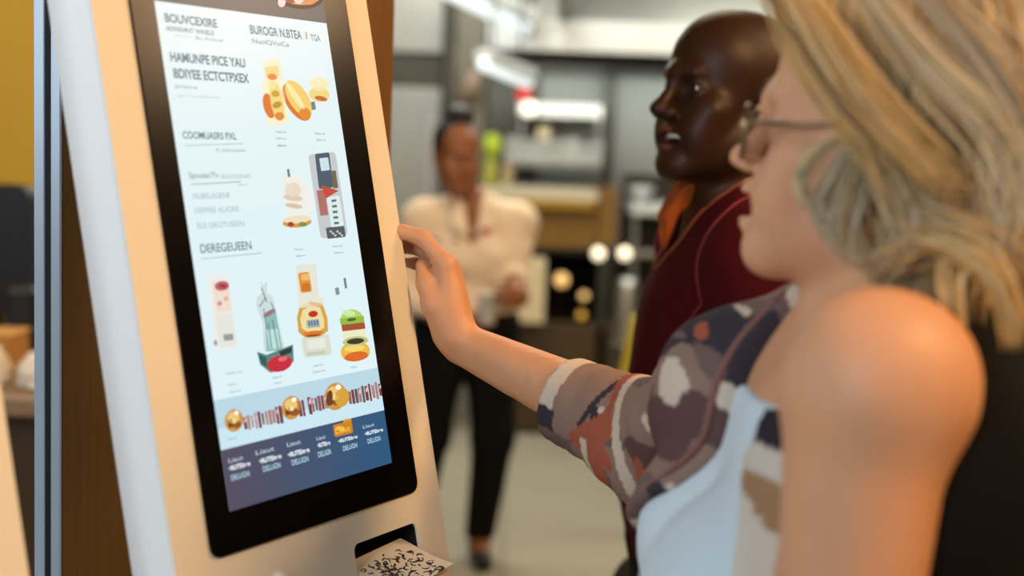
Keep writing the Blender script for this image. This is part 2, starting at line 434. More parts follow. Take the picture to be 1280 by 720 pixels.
bl = pan(160, 0)[0]; bl2 = pan(262, 690)[0]; br1 = pan(428, 0)[0]; br2 = pan(520, 600)[0]
BL = (bl+bl2)/2; BR = (br1+br2)/2; BZ0 = (pan(275, 695)[1]+pan(506, 620)[1])/2
SL = (pan(189, 0)[0]+pan(285, 640)[0])/2; SR = (pan(405, 28)[0]+pan(487, 578)[0])/2; SB = (pan(285, 640)[1]+pan(488, 578)[1])/2
HB = (pan(190, 1.7)[1]+pan(405, 30)[1])/2; ST = HB+.085; BTOP = ST+.03; BT = BTOP+.05
sl0, sr0 = pan(443, 690)[0], pan(522, 665)[0]; sb1 = (pan(450, 679)[1]+pan(508, 656)[1])/2; sb0 = sb1-.075
slot = rrect(sl0, sr0, sb0, sb1, .008)
plate('front_plate', rrect(0, WK, BB, BT, .004), [slot[::-1]], -.003, 0, M_plate, kiosk)
mb = MB(); T = .0535
for c, h in (((.002, (BT+BB)/2, -T/2-.003), (.002, (BT-BB)/2, T/2)), ((WK-.002, (BT+BB)/2, -T/2-.003), (.002, (BT-BB)/2, T/2)), ((WK/2, BT-.002, -T/2-.003), (WK/2-.004, .002, T/2)),
             ((WK/2, BB+.002, -T/2-.003), (WK/2-.004, .002, T/2)), ((WK/2, (BT+BB)/2, -T-.001), (WK/2-.004, (BT-BB)/2-.004, .002))):
    mb.box(K(*c), h, KRm, bev=.0008)
mb.build('housing', M_white, kiosk)
bez = plate('screen_bezel', rrect(BL, BR, BZ0, BTOP, .012), [], .0002, .003, M_glass_black, kiosk)
mb = MB()
for c, h in ((((sl0+sr0)/2, (sb0+sb1)/2, -.045), ((sr0-sl0)/2+.004, (sb1-sb0)/2+.004, .001)), ((sl0-.003, (sb0+sb1)/2, -.024), (.001, (sb1-sb0)/2+.004, .020)), ((sr0+.003, (sb0+sb1)/2, -.024), (.001, (sb1-sb0)/2+.004, .020)),
             (((sl0+sr0)/2, sb1+.003, -.024), ((sr0-sl0)/2+.004, .001, .020)), (((sl0+sr0)/2, sb0-.003, -.024), ((sr0-sl0)/2+.004, .001, .020))):
    mb.box(K(*c), h, KRm)
mb.build('printer_slot', M_recess, kiosk)
# ramp of the printer outlet, carrying the printed slip
a0 = sl0+.001; a1 = sr0-.004
MB().prism([K(a0, sb1-.026, -.035), K(a1, sb1-.022, -.035), K(a1+.001, sb1-.050, .034), K(a0, sb1-.058, .034)], KW*-.006).build('paper_chute', M_cream, kiosk)
kn = MB().lathe(K(*pan(349, 728), .0), [(0.0001, .009), (.006, .0088), (.0095, .006), (.011, 0)], 24, axis=KN); kn.build('badge_reader', M_plate, kiosk, smooth=True)
# pedestal column and foot
pc = K(WK/2, BB, -.03); mb = MB(); mb.box((pc[0], pc[1], .46), (WK*.34, .045, .44), np.array([KD, -KN0, A(0, 0, 1)]), bev=.006); mb.build('pedestal', M_white, kiosk)
MB().box((pc[0], pc[1], .012), (WK*.5, .17, .0118), np.array([KD, -KN0, A(0, 0, 1)]), bev=.004).build('foot_plate', M_steel_d, kiosk)

# printed slip
slip = empty('printed_slip', K(*pan(500, 712), .0), 'white paper slip with dark floral scribbles coming out of the kiosk slot', 'paper slip')
pA = [K(a0+.002, sb1-.0255, -.022), K(a1-.001, sb1-.0215, -.022), K(a1+.004, sb1-.052, .042), K(a0-.002, sb1-.060, .042)]
pA = [p+KW*.0035 for p in pA]
def quadpt(Q, u, v): return Q[0]*(1-u)*(1-v)+Q[1]*u*(1-v)+Q[2]*u*v+Q[3]*(1-u)*v
mb = MB(); n = 14; vs = []; nq = unit(np.cross(pA[1]-pA[0], pA[3]-pA[0])); nq = nq if nq[2] > 0 else -nq
for lay in (0, 1):
    for i in range(n+1):
        for j in range(n+1): vs.append(quadpt(pA, i/n, j/n)+nq*(.0012*math.sin(j/n*5+i/n*1.5)+(.0006 if lay else 0)))
fs = []; o1 = (n+1)**2
for i in range(n):
    for j in range(n):
        a = i*(n+1)+j; fs += [(a, a+1, a+n+2, a+n+1), (a+o1, a+n+1+o1, a+n+2+o1, a+1+o1)]
for i in range(n):
    for a, b in ((i, i+1), (n*(n+1)+i, n*(n+1)+i+1), (i*(n+1), (i+1)*(n+1)), (i*(n+1)+n, (i+1)*(n+1)+n)): fs.append((a, b, b+o1, a+o1))
mb.add(vs, fs).build('paper_sheet', M_paper, slip, smooth=False)
mb = MB(); R2 = random.Random(3)
def onp(u, v): return quadpt(pA, u, v)+nq*(.0012*math.sin(v*5+u*1.5)+.0009)
for k in range(80):
    u, v = R2.uniform(.08, .9), R2.uniform(.22, .97); r = R2.uniform(.02, .06); a = R2.uniform(0, 6.3); aa = R2.uniform(1.5, 4.5)
    pts = [onp(min(.97, max(.03, u+r*math.cos(a+t*aa)*(.5+t))), min(.99, max(.15, v+r*1.2*math.sin(a+t*aa)*(.4+t)))) for t in np.linspace(0, 1, 9)]
    mb.tube(pts, [R2.uniform(.0004, .0013)*math.sin(.25+2.6*t) for t in np.linspace(0, 1, 9)], 6, flat=1)
mb.build('printed_scribbles', M_ink, slip)

# ---- screen content
scrcol = attr_emission('menu_screen'); SV = []; SF = []; SC = []
def shape(pts, colr, lay=1, c2=None):      # pts in pixels of the photograph -> panel; c2: colour of second half of list (vertical gradient of the picture itself)
    n = len(SV); k = len(pts)
    for i, (x, y) in enumerate(pts):
        a, b = pan(x, y); a = min(max(a, SL), SR); b = min(max(b, SB), ST); SV.append(K(a, b, .0031+.00012*lay)); SC.append(lin(colr))
    SF.append(tuple(range(n, n+k)))
def pshape(ab, colr, lay=1):
    n = len(SV)
    for a, b in ab: SV.append(K(min(max(a, SL), SR), min(max(b, SB), ST), .0031+.00012*lay)); SC.append(lin(colr))
    SF.append(tuple(range(n, n+len(ab))))
def elp(cx, cy, rx, ry, colr, lay=2, rot=8, n=26, lo=0, hi=360):
    rt = math.radians(rot); out = []
    for i in range(n):
        t = math.radians(lo+(hi-lo)*i/(n-(0 if hi-lo >= 360 else 1))); x = rx*math.cos(t); y = ry*math.sin(t)
        out.append((cx+x*math.cos(rt)+y*math.sin(rt)*-1, cy+x*math.sin(rt)+y*math.cos(rt)))
    shape(out, colr, lay)
def rec(x0, y0, x1, y1, colr, lay=2, skew=.15, tilt=-.12, rnd=.25):
    """upright rounded rectangle following the screen's slant"""
    cx, cy = (x0+x1)/2, (y0+y1)/2; w, h = (x1-x0)/2, (y1-y0)/2; r = min(w, h)*rnd; out = []
    for sx, sy, s0 in ((1, 1, 0), (-1, 1, 90), (-1, -1, 180), (1, -1, 270)):
        for i in range(5):
            t = math.radians(s0+22.5*i); x = sx*(w-r)+r*math.cos(t); y = sy*(h-r)+r*math.sin(t)
            out.append((cx+x+y*skew, cy+y+x*tilt))
    shape(out, colr, lay)
W0 = (226, 244, 248)
N_ = 12
for i in range(N_):          # backdrop, very slightly cooler downwards as on the display
    b0 = SB+(ST-SB)*i/N_; b1 = SB+(ST-SB)*(i+1)/N_; pshape([(SL, b0), (SR, b0), (SR, b1), (SL, b1)], (222+i*.6, 243, 249-i*.4), 0)
hb = (pan(190, 1.7)[1]+pan(405, 30)[1])/2
pshape([(SL, hb), (SR, hb), (SR, ST), (SL, ST)], (92, 96, 100), 1)
elp(370, -8, 34, 20, (40, 34, 32), 2, 8); elp(370, -10, 30, 17, (205, 150, 120), 3, 8); elp(360, -4, 11, 9, (150, 70, 52), 4); elp(381, -1, 12, 8, (214, 140, 84), 4); elp(370, 0, 6, 6, (240, 210, 200), 5); elp(349, 3, 5, 7, (232, 214, 208), 4)
lb = (pan(265.5, 500.5)[1]+pan(472.5, 459.5)[1])/2; db = (pan(272.5, 562)[1]+pan(476, 514.5)[1])/2
pshape([(SL, db), (SR, db), (SR, lb), (SL, lb)], (186, 216, 230), 1)
pshape([(SL, db), (SR, db), (SR, db+(lb-db)*.42), (SL, db+(lb-db)*.42)], (204, 232, 242), 2)
for i in range(10):
    a0_ = SL+(SR-SL)*i/10; a1_ = SL+(SR-SL)*(i+1)/10; pshape([(a0_, SB), (a1_, SB), (a1_, db), (a0_, db)], (84-i*4.2, 78+i*1.2, 98+i*3.2), 1)
# upper pictures
rec(327, 76, 349, 104, (242, 236, 200), 2); rec(329, 84, 345, 97, (240, 214, 150), 3); elp(337, 97, 6, 4, (232, 140, 70), 4)
rec(328, 100, 354, 157, (247, 240, 205), 2); elp(333, 133, 7, 16, (226, 120, 50), 3, -14); elp(343, 128, 8, 25, (240, 214, 130), 4, -10); elp(341, 118, 5, 4, (206, 160, 60), 5); elp(343, 132, 6, 4, (190, 150, 60), 5, -20); elp(346, 146, 6, 5, (222, 140, 60), 5); elp(337, 107, 5, 5, (246, 226, 160), 5)
elp(368, 128, 13, 27, (222, 116, 44), 2, -32); elp(370, 124, 12, 26, (240, 206, 110), 3, -32); elp(366, 121, 4, 20, (246, 232, 170), 4, -34); elp(378, 143, 7, 8, (226, 140, 50), 4, -30)
rec(385, 90, 406, 112, (236, 244, 246), 2); elp(396, 106, 12, 9, (244, 236, 190), 3); elp(396, 119, 13, 9, (242, 214, 130), 3); elp(398, 124, 8, 3, (196, 110, 60), 4, 12); rec(386, 128, 391, 138, (120, 128, 134), 4)
elp(372, 254, 19, 26, (238, 240, 236), 2, 8); rec(351, 222, 377, 258, (240, 238, 228), 3); elp(363, 248, 12, 4, (226, 200, 176), 4); elp(364, 258, 11, 3, (214, 196, 176), 4); rec(356, 212, 359, 222, (120, 130, 132), 4)
elp(363, 238, 10, 9, (232, 218, 200), 4); elp(368, 279, 18, 6, (214, 150, 70), 4, -4); elp(368, 275, 17, 5, (240, 222, 190), 5, -4); elp(360, 281, 4, 3, (170, 60, 40), 6); elp(375, 281, 5, 3, (122, 150, 60), 6)
# dark drink can
rec(390, 192, 424, 297, (196, 202, 204), 2, skew=.15, rnd=.3); rec(393, 192, 411, 236, (74, 92, 108), 3, skew=.12); rec(397, 198, 408, 214, (206, 226, 232), 4); rec(395, 238, 405, 270, (176, 112, 104), 3); shape([(398, 232), (420, 239), (404, 249)], (196, 78, 62), 5)
rec(408, 246, 424, 284, (220, 236, 236), 4); rec(405, 284, 428, 298, (84, 92, 94), 4); rec(412, 214, 418, 236, (112, 104, 80), 4)
for i in range(5): rec(411+i*.8, 250+i*7, 417+i*.8, 253+i*7, (92, 116, 118), 5)
for i in range(6): elp(410+i*2.8, 290+(i % 3)*2.4, 1.6, 1.4, (190, 200, 204), 6)
# middle row
rec(261, 343, 287, 438, (236, 238, 234), 2, skew=.12); rec(264, 352, 284, 390, (240, 220, 206), 3); elp(274, 358, 9, 6, (196, 96, 104), 4, -6); elp(275, 358, 5, 2, (150, 50, 70), 5); elp(274, 376, 8, 8, (238, 222, 206), 4); elp(271, 380, 3, 3, (206, 150, 140), 5); elp(279, 374, 3, 3, (226, 178, 150), 5)
rec(268, 392, 290, 434, (230, 230, 222), 3); rec(276, 418, 288, 426, (150, 158, 160), 4); rec(264, 426, 268, 432, (160, 150, 160), 4)
shape([(322, 350), (326, 358), (331, 351), (330, 366), (338, 372), (344, 400), (353, 438), (327, 440), (325, 404), (317, 382), (318, 372), (325, 366)], (206, 222, 222), 2)
shape([(328, 392), (341, 388), (350, 438), (330, 440)], (140, 190, 186), 3); rec(332, 412, 345, 436, (190, 226, 222), 4); elp(333, 392, 9, 3, (150, 120, 130), 5, -32)
for x0, y0, x1, y1 in ((323, 360, 330, 378), (329, 372, 321, 384), (335, 378, 341, 392), (326, 386, 330, 412), (337, 400, 344, 436), (332, 404, 336, 436)):
    dx, dy = x1-x0, y1-y0; l = math.hypot(dx, dy); nx, ny = -dy/l*.7, dx/l*.7; shape([(x0+nx, y0+ny), (x1+nx, y1+ny), (x1-nx, y1-ny), (x0-nx, y0-ny)], (110, 134, 138), 5)
shape([(318, 440), (330, 444), (345, 438), (363, 431), (364, 452), (352, 464), (334, 466), (322, 456)], (92, 132, 128), 3); elp(346, 455, 16, 10, (200, 44, 62), 4, -14); elp(350, 449, 6, 3, (226, 110, 112), 5, -14); shape([(319, 443), (329, 447), (331, 460), (323, 455)], (40, 96, 92), 5); shape([(345, 440), (361, 434), (361, 441), (348, 446)], (36, 60, 62), 5)
rec(368, 331, 394, 376, (228, 230, 216), 2, skew=.1); rec(371, 341, 385, 366, (222, 146, 62), 3, rnd=.4); rec(373, 343, 384, 351, (238, 188, 104), 4, rnd=.5); rec(374, 355, 384, 364, (206, 118, 40), 4); rec(370, 374, 402, 384, (232, 230, 212), 3)
shape([(371, 384), (384, 377), (400, 380), (406, 398), (407, 414), (396, 422), (380, 424), (370, 416), (368, 398)], (212, 164, 70), 3); shape([(375, 388), (386, 382), (397, 385), (402, 400), (402, 410), (394, 415), (382, 416), (374, 411), (372, 399)], (240, 220, 160), 4)
elp(388, 393, 6, 4, (190, 50, 40), 5, -8); rec(380, 400, 396, 410, (160, 176, 176), 5); elp(388, 417, 13, 3, (226, 120, 40), 5, -6); elp(388, 420, 10, 1.6, (150, 84, 20), 6, -6)
for i in range(4): rec(382+i*3.4, 402-i*.4, 384+i*3.4, 408-i*.4, (90, 110, 130), 6)
rec(375, 420, 410, 446, (216, 222, 206), 3, rnd=.35); rec(381, 424, 404, 436, (232, 234, 222), 4); rec(380, 440, 404, 444, (196, 204, 180), 4)
rec(416, 360, 421, 369, (130, 150, 156), 3); rec(427, 348, 430, 361, (110, 134, 146), 3)
elp(437, 402, 15, 15, (176, 212, 112), 2, 0, lo=180, hi=360); rec(422, 397, 452, 405, (150, 186, 70), 3); elp(436, 400, 6, 2, (70, 110, 40), 5, -8); elp(433, 392, 8, 4, (208, 232, 160), 4); rec(424, 405, 453, 413, (166, 82, 48), 4)
rec(425, 413, 454, 424, (236, 234, 200), 3); elp(441, 427, 16, 6, (190, 196, 130), 4, -6); elp(441, 427, 11, 3.6, (62, 56, 40), 5, -6); rec(423, 430, 459, 450, (236, 186, 70), 3, rnd=.9); elp(442, 446, 15, 6, (220, 108, 40), 4, -8); elp(440, 436, 13, 4, (246, 212, 110), 5, -6)
# strip icons
def bun(cx, cy, s):
    elp(cx, cy, 12*s, 15*s, (204, 150, 70), 4, 10); elp(cx-1, cy-4*s, 8*s, 7*s, (238, 200, 120), 5); elp(cx+2*s, cy+5*s, 8*s, 5*s, (150, 84, 40), 5); elp(cx-2*s, cy+1*s, 5*s, 3*s, (250, 226, 150), 6); elp(cx+3*s, cy-10*s, 3*s, 3*s, (250, 250, 244), 6); elp(cx-5*s, cy+4*s, 3*s, 6*s, (120, 66, 28), 6)
bun(289, 526, .95); bun(361, 510, 1.0); bun(416, 496, 1.15); elp(424, 497, 9, 12, (214, 162, 60), 6, 10); elp(408, 498, 4, 10, (110, 64, 30), 7)
def bars(x0, x1, y0, y1, n, seed):
    R = random.Random(seed)
    for i in range(n):
        t = (i+.5)/n; x = x0+(x1-x0)*t; y = y0+(y1-y0)*t; h = R.uniform(7, 11); w = R.uniform(1.2, 2.2)
        c = R.choice([(122, 60, 66), (96, 84, 92), (150, 92, 90), (176, 130, 128)]); rec(x-w, y-h, x+w, y+h, c, 4, rnd=.5); 
        if R.random() < .5: elp(x, y-h*.5, w*.8, h*.35, (220, 190, 190), 5)
bars(301, 350, 530, 518, 11, 1); bars(370, 378, 512, 510, 2, 5); bars(382, 406, 508, 502, 6, 2); bars(432, 474, 498, 487, 10, 3)
rec(427, 524, 437, 540, (220, 150, 40), 2); rec(414, 529, 437, 544, (208, 132, 36), 4, tilt=-.25); elp(422, 536, 6, 3, (240, 190, 70), 5)
# ---- lettering (as far as it can be read)
TEXT = {}
def text(s, x0, y0, x1, h, rgb, bold=0, name='menu_lettering', y1=None, shear=0):
    cu = bpy.data.curves.new('t', 'FONT'); cu.body = s; cu.size = 1; cu.offset = .018*bold; cu.shear = shear
    o = bpy.data.objects.new('t', cu); me = bpy.data.meshes.new_from_object(o); n = len(me.vertices)
    co = np.empty(n*3); me.vertices.foreach_get('co', co); co = co.reshape(-1, 3); mn = co.min(0); mx = co.max(0)
    a0, b0 = pan(x0, y0); a1, _ = pan(x1, y0 if y1 is None else y1); _, b1 = pan(x0, y0-h); b0 = pan((x0+x1)/2, (y0+(y0 if y1 is None else y1))/2)[1]
    b1 = pan((x0+x1)/2, (y0+(y0 if y1 is None else y1))/2-h)[1]
    V = [K(a0+(c[0]-mn[0])/(mx[0]-mn[0])*(a1-a0), b0+(c[1]-mn[1])/(mx[1]-mn[1])*(b1-b0), .0031+.00012*10) for c in co]
    L = TEXT.setdefault(rgb, MB()); L.add(V, [tuple(p.vertices) for p in me.polygons])
    bpy.data.objects.remove(o); bpy.data.curves.remove(cu); bpy.data.meshes.remove(me)
def rule(x0, y0, x1, y1, rgb, w=.6):
    a0, b0 = pan(x0, y0); a1, b1 = pan(x1, y1); L = TEXT.setdefault(rgb, MB()); u = .0004*w
    L.add([K(a0, b0-u, .0043), K(a1, b1-u, .0043), K(a1, b1+u, .0043), K(a0, b0+u, .0043)], [(0, 1, 2, 3)])
G1 = (96, 122, 130); G2 = (130, 152, 158); G3 = (172, 192, 198); G4 = (72, 98, 108)
text('BOUVCEXIRE', 203, 30, 268, 11, G1, 1.4, y1=35); text('ADNSHINT WINELE', 204, 40, 264, 6, G1, .6, y1=45); text('Bu Anituel', 241, 50, 275, 4, G2, y1=54); text('......', 215, 47, 235, 1.5, G3)
text('BUROGR N.BTEA', 309.5, 43, 374, 11, G1, 1.2, y1=51); text('I', 379, 50, 381, 9, (200, 170, 140)); text('TGA', 385, 52, 397, 8, G2, 1, y1=53); text('NuolQVuiCa', 312, 56, 358, 7, G2, .6, y1=61)
text('HAMUNPE PICE YAU', 210, 80, 303, 12, G1, 1.6, y1=84); text('BDIYEE ECTCTPXEX', 214, 100, 308, 12, G1, 1.6, y1=104)
text('pntyne', 216, 113, 243, 5, G2); text('upru Lucteatarea', 218, 124, 270, 4, G3)
text('COOMUASRS PXL', 225, 175, 292, 9, G1, 1, y1=175); rule(227, 183, 300, 180.5, G1); text('E uatvuatan', 267, 191, 303, 4, G2, y1=190)
text('Spnuiat/Tv', 233, 226, 270, 9, G2, .6, y1=225); text('eustonet', 273, 225, 310, 6, G3, y1=223); rule(235, 231.5, 297, 228, G1, .8); text('Bue', 295, 233, 306, 3, G3)
text('HUBELAGENE', 238, 250, 284, 7, G3, .6, y1=248); text('DEFPEE AUORE', 240, 268, 295, 7, G3, .6, y1=265); text('ELE DEGTUSEEN', 243, 287, 302, 7, G3, .6, y1=283)
text('DEREGEUEEN', 247, 317, 311, 11, G1, .8, y1=313); rule(248, 324.5, 323, 317, G1)
for x0, y0, x1 in ((341, 167, 354), (341, 175, 354), (345, 184, 354), (390, 169, 403), (392, 177, 404), (343, 184, 353), (364, 314, 375), (366, 322, 378), (412, 310, 424), (414, 318, 426),
                   (279, 469, 299), (281, 483, 292), (283, 492, 297), (337, 474, 349), (339, 481, 348), (388, 459, 400), (388, 467, 402), (435, 461, 442), (281, 551, 292)):
    text('Nate lun', x0, y0, x1, 2.6, G2, .5, y1=y0-(x1-x0)*(y0-200)/1600)
for c in (((282, 579, 300, 7), (282, 589, 309, 8), (285, 601, 308, 9)), ((316, 569, 339, 7), (320, 580, 348, 8), (325, 590, 347, 9)), ((355, 559, 372, 7), (356, 572, 383, 8), (361, 582, 382, 9)),
          ((392, 551, 403, 6), (393, 560, 409, 7), (394, 572, 410, 9)), ((416, 543, 434, 9), (419, 554, 443, 6), (425, 564, 443, 8)), ((450, 536, 464, 5), (452, 545, 475, 6), (456, 555, 472, 8))):
    sl_ = -.23
    for (x0, y, x1, h), s, cc, bo in zip(c, ('Liaut', 'eRUTE/nen', 'DELUGN'), ((205, 222, 235), (236, 246, 252), (176, 212, 226)), (0, 2.2, 1)):
        text(s, x0, y, x1, h*.8, cc if not (x0 == 416) else (250, 214, 90), bo, y1=y+(x1-x0)*sl_)
for c, m_ in TEXT.items():
    n = len(SV); SV += [A(*v) for v in m_.v]; SC += [lin(c)]*len(m_.v); SF += [tuple(i+n for i in f) for f in m_.f]
me = bpy.data.meshes.new('menu_screen'); me.from_pydata([tuple(v) for v in SV], [], SF); me.materials.append(scrcol)
ca = me.color_attributes.new('Col', 'FLOAT_COLOR', 'POINT'); ca.data.foreach_set('color', np.array(SC, np.float32).ravel())
me.update(); scr = place(bpy.data.objects.new('menu_screen', me), kiosk); scr['label'] = 'lit menu screen with food pictures'

# second kiosk (only its right edge enters the photograph), same build one step nearer along the row
a2 = pan(17, 590)[0]
k2 = copy_tree(kiosk, KD*(a2-WK), 'blurred pale kiosk edge cut off at the left border of the frame')
# ------------------------------------------------------------------ the room
def struct(name, mb, m, **k): return tag(mb.build(name, m), kind='structure')
def vwall(px, off):      # point at eye level on the vertical plane behind the kiosk, at a picture column
    r = ray(px, 200); o = KO-KN0*off; t = ((o-CAM)@KN0)/(r@KN0); return ((CAM+r*t)-o)@KD
struct('floor', MB().box((.5, 3.4, -.03), (4.6, 7.0, .03)), M_floor)
struct('ceiling', MB().box((.5, 3.4, 3.03), (4.6, 7.0, .03)), M_ceil)
struct('wall_back', MB().box((.5, 10.45, 1.5), (4.6, .05, 1.5)), M_wallgrey)
struct('wall_front', MB().box((.5, -3.65, 1.5), (4.6, .05, 1.5)), M_wallwarm)
struct('wall_right', MB().box((5.15, 3.4, 1.5), (.05, 7.0, 1.5)), M_wallwarm)
struct('wall_left', MB().box((-2.6, 4.6, 1.5), (1.5, .05, 1.5)), M_yellow)
struct('wall_side', MB().box((-4.15, 3.4, 1.5), (.05, 7.0, 1.5)), M_wallwarm)
OFF = .25; OW = KO-KN0*OFF; R_p = np.array([KD, KN0, A(0, 0, 1)])
pl, pm1, pm2, pr_, pe = [vwall(x, OFF) for x in (42, 56, 62.5, 75, 488)]
def pbox(a0, a1, o0, o1, z0=0, z1=3.0, mb=None, bev=0):
    mb = mb or MB(); c = KO+KD*(a0+a1)/2-KN0*(o0+o1)/2; return mb.box((c[0], c[1], (z0+z1)/2), ((a1-a0)/2, abs(o1-o0)/2, (z1-z0)/2), R_p, bev=bev)
TP = .042
struct('wall_partition', pbox(pr_+.004, pe, OFF, OFF+TP, 0, 2.999), M_wood)
mb = MB(); pbox(pr_, pr_+.0035, OFF, OFF+TP*.36, 0, 2.999, mb, .001); pbox(pr_, pr_+.0035, OFF+TP*.60, OFF+TP, 0, 2.999, mb, .001)
struct('trim_1', mb, M_alu); struct('trim_2', pbox(pr_+.001, pr_+.0035, OFF+TP*.37, OFF+TP*.59, 0, 2.999), M_recess)

# ---- left background: service counter with till, box, napkins
tag(MB().box((-1.6, 3.45, .43), (.8, .42, .43), bev=.01).build('service_counter', M_brown), 'dark brown counter in front of the yellow wall at the left', 'counter')
tag(MB().box((-1.6, 3.43, .885), (.83, .47, .022), bev=.006).build('counter_slab', mat('slab', (150, 120, 90), .4, noise=.2)), 'brown counter slab under the crumpled napkins at the left', 'worktop')
c = PY(14, 330, 3.6); till = empty('till_monitor', (c[0], c[1], .908), 'black rounded monitor seen from behind against the yellow wall', 'monitor')
mb = MB(); f_ = lambda x, z: (c[0]+x, 3.57, z)
out = [(x, z) for x, z in rrect(-.21, .063, 1.0, 1.325, .04)]
mb.prism([(c[0]+x, 3.56, z) for x, z in out], (0, .07, 0)).build('screen_housing', M_dark, till)
MB().tube([(c[0]-.06, 3.62, .93), (c[0]-.06, 3.62, 1.03)], .035, 16).build('stand', M_dark, till); MB().lathe((c[0]-.06, 3.62, .909), [(.0001, 0), (.1, 0), (.1, .012), (.04, .03), (.0001, .03)], 24).build('base', M_dark, till)
c = PY(14, 445, 3.25); bx = empty('carton', (c[0]-.08, 3.25, .908), 'small tan carton standing behind the crumpled napkins', 'box')
MB().box((c[0]-.07, 3.27, .952), (.085, .06, .043), bev=.004).build('carton_body', mat('tan_card', (176, 120, 52), .8, noise=.1), bx)
MB().box((c[0]-.07, 3.27, .998), (.088, .063, .004), bev=.002).build('carton_lid', mat('tan_lid', (204, 152, 80), .8, noise=.1), bx)
c = PY(26, 490, 3.12)
for k, (dx, dy, s_, lb_) in enumerate(((.075, -.02, .06, 'crumpled pale napkin lying nearest the metal post at the left'), (-.10, .0, .07, 'crumpled pale napkin at the left frame border behind the kiosk edge'))):
    g = Field(axis(c[0]+dx-.13, c[0]+dx+.13, .006), axis(3.1+dy-.1, 3.1+dy+.1, .006), axis(.904, 1.05, .006))
    g.run([ell((c[0]+dx, 3.1+dy, .93), (s_*1.2, s_*.95, s_*.95))]); g.apply(lambda D, X, Y, Z: np.maximum(D*1.0+.024*wob(X, Y, Z, (60, 120), 4+k), .910-Z))
    tag(grid_obj('napkin', *g.mesh(1), M_paper), lb_, 'napkin', 'crumpled napkins on the left counter')
tag(MB().box((PY(30, 360, 3.4)[0]+.005, 3.40, 1.0), (.035, .05, .09), bev=.01).build('card_terminal', M_dark), 'small black terminal standing below the black monitor', 'card terminal')

# ------------------------------------------------------------------ kitchen
def Z_at(px, py, y): return PY(px, py, y)[2]
def bx_px(x0, x1, y0, y1, Y, dep, name, m, parent=None, bev=.004, top=False, smooth=False):
    """a real box whose front face at distance Y spans these picture limits"""
    c0 = PY((x0+x1)/2, (y0+y1)/2, Y); xa = PY(x0, (y0+y1)/2, Y)[0]; xb = PY(x1, (y0+y1)/2, Y)[0]; za = PY((x0+x1)/2, y1, Y)[2]; zb = PY((x0+x1)/2, y0, Y)[2]
    za = max(za, .001)
    return MB().box(((xa+xb)/2, Y+dep/2, (za+zb)/2), (abs(xb-xa)/2, dep/2, (zb-za)/2), bev=bev).build(name, m, parent)
def X(px, Y): return PY(px, 250, Y)[0]
# tall fridge
xl, xr = X(440, 7), X(549, 7)
fr = empty('upright_fridge', ((xl+xr)/2, 7.4, 0), 'tall stainless steel fridge right behind the wooden partition edge', 'fridge')
xc, xh = (xl+xr)/2, (xr-xl)/2; z1, z2, z3 = Z_at(520, 112, 7), Z_at(520, 68, 7), 2.7
MB().box((xc, 7.42, 1.38), (xh, .38, 1.3), bev=.01).build('cabinet_body', M_steel_d, fr)
d_ = MB().box((xc, 7.02, (z1+.1)/2+.03), (xh-.004, .022, (z1-.1)/2-.02), bev=.006).build('lower_door', M_steel, fr); MB().tube([(xr-.05, 6.96, z1-.5), (xr-.05, 6.96, z1-.1)], .011, 10).build('handle', M_steel_l, d_)
MB().box((xc, 7.025, (z1+z2)/2), (xh-.004, .015, (z2-z1)/2-.01), bev=.003).build('mid_panel', M_steel_d, fr)  # darker steel panel between the two doors
MB().box((xc, 7.02, (z2+z3)/2), (xh-.004, .022, (z3-z2)/2-.008), bev=.006).build('upper_door', M_steel, fr)
tag(bx_px(550, 562.5, -60, 545, 6.9, .08, 'steel_post', M_steel_d), 'dark vertical steel post beside the fridge behind the worker', 'post')
# tiled pillar & bits
tag(bx_px(565, 601, -60, 545, 7.5, .3, 'pillar', mat('pillar_paint', (176, 168, 150), .6, noise=.08)), 'pale square pillar rising behind the head of the worker', 'pillar')
hz = empty('wall_dispenser', tuple(PY(588, 115, 7.4)), 'peach coloured dispenser bottle on the pale pillar above the worker', 'dispenser')
p = PY(590, 100, 7.4); MB().ball(p, (.045, .03, .05)).build('bottle', mat('peach_plastic', (214, 190, 168), .5, noise=.05), hz, smooth=True)
p2 = PY(577, 125, 7.42); MB().tube([p+A(0, 0, -.03), (p+p2)/2+A(.004, 0, 0), p2], [.03, .026, .03], 14).build('nozzle', mat('peach2', (206, 180, 152), .5, noise=.05), hz, smooth=True)
# extraction hood
Yh = 6.8; hx0, hx1 = X(603, Yh), X(1100, Yh); hz0, hz1 = Z_at(750, 66, Yh), Z_at(750, 26, Yh)
hood = empty('extraction_hood', ((hx0+hx1)/2, 7.5, hz0), 'long stainless extraction hood across the top of the kitchen', 'hood')
MB().box(((hx0+hx1)/2, Yh+.01, (hz0+hz1)/2), ((hx1-hx0)/2, .012, (hz1-hz0)/2), bev=.004).build('front_lip', M_steel_l, hood)
MB().prism([(hx0, Yh, hz1), (hx0, 7.6, 2.95), (hx0, 8.6, 2.95), (hx0, 8.6, hz0+.02), (hx0, Yh+.05, hz0+.02), (hx0, Yh+.05, hz1)], (hx1-hx0, 0, 0)).build('canopy', M_steel, hood)
MB().box(((hx0+hx1)/2, 7.9, hz0-.02), ((hx1-hx0)/2, .68, .02)).build('grease_filter', M_steel_d, hood)
MB().box((X(770, 8.2), 8.2, Z_at(750, 76, 8.2)), ((hx1-hx0)*.55, .06, .07)).build('back_rail', M_brown, hood)
for x0, x1, y1 in ((652, 661, 44), (691, 703, 24)):
    xx = X((x0+x1)/2, 6.6); z0_ = Z_at((x0+x1)/2, y1, 6.6); w_ = (x1-x0)/2/FPX*6.6
    MB().box((xx, 6.7, (z0_+2.9)/2), (w_, .05, (2.9-z0_)/2), bev=.004).build('hanger', M_steel_d, hood)
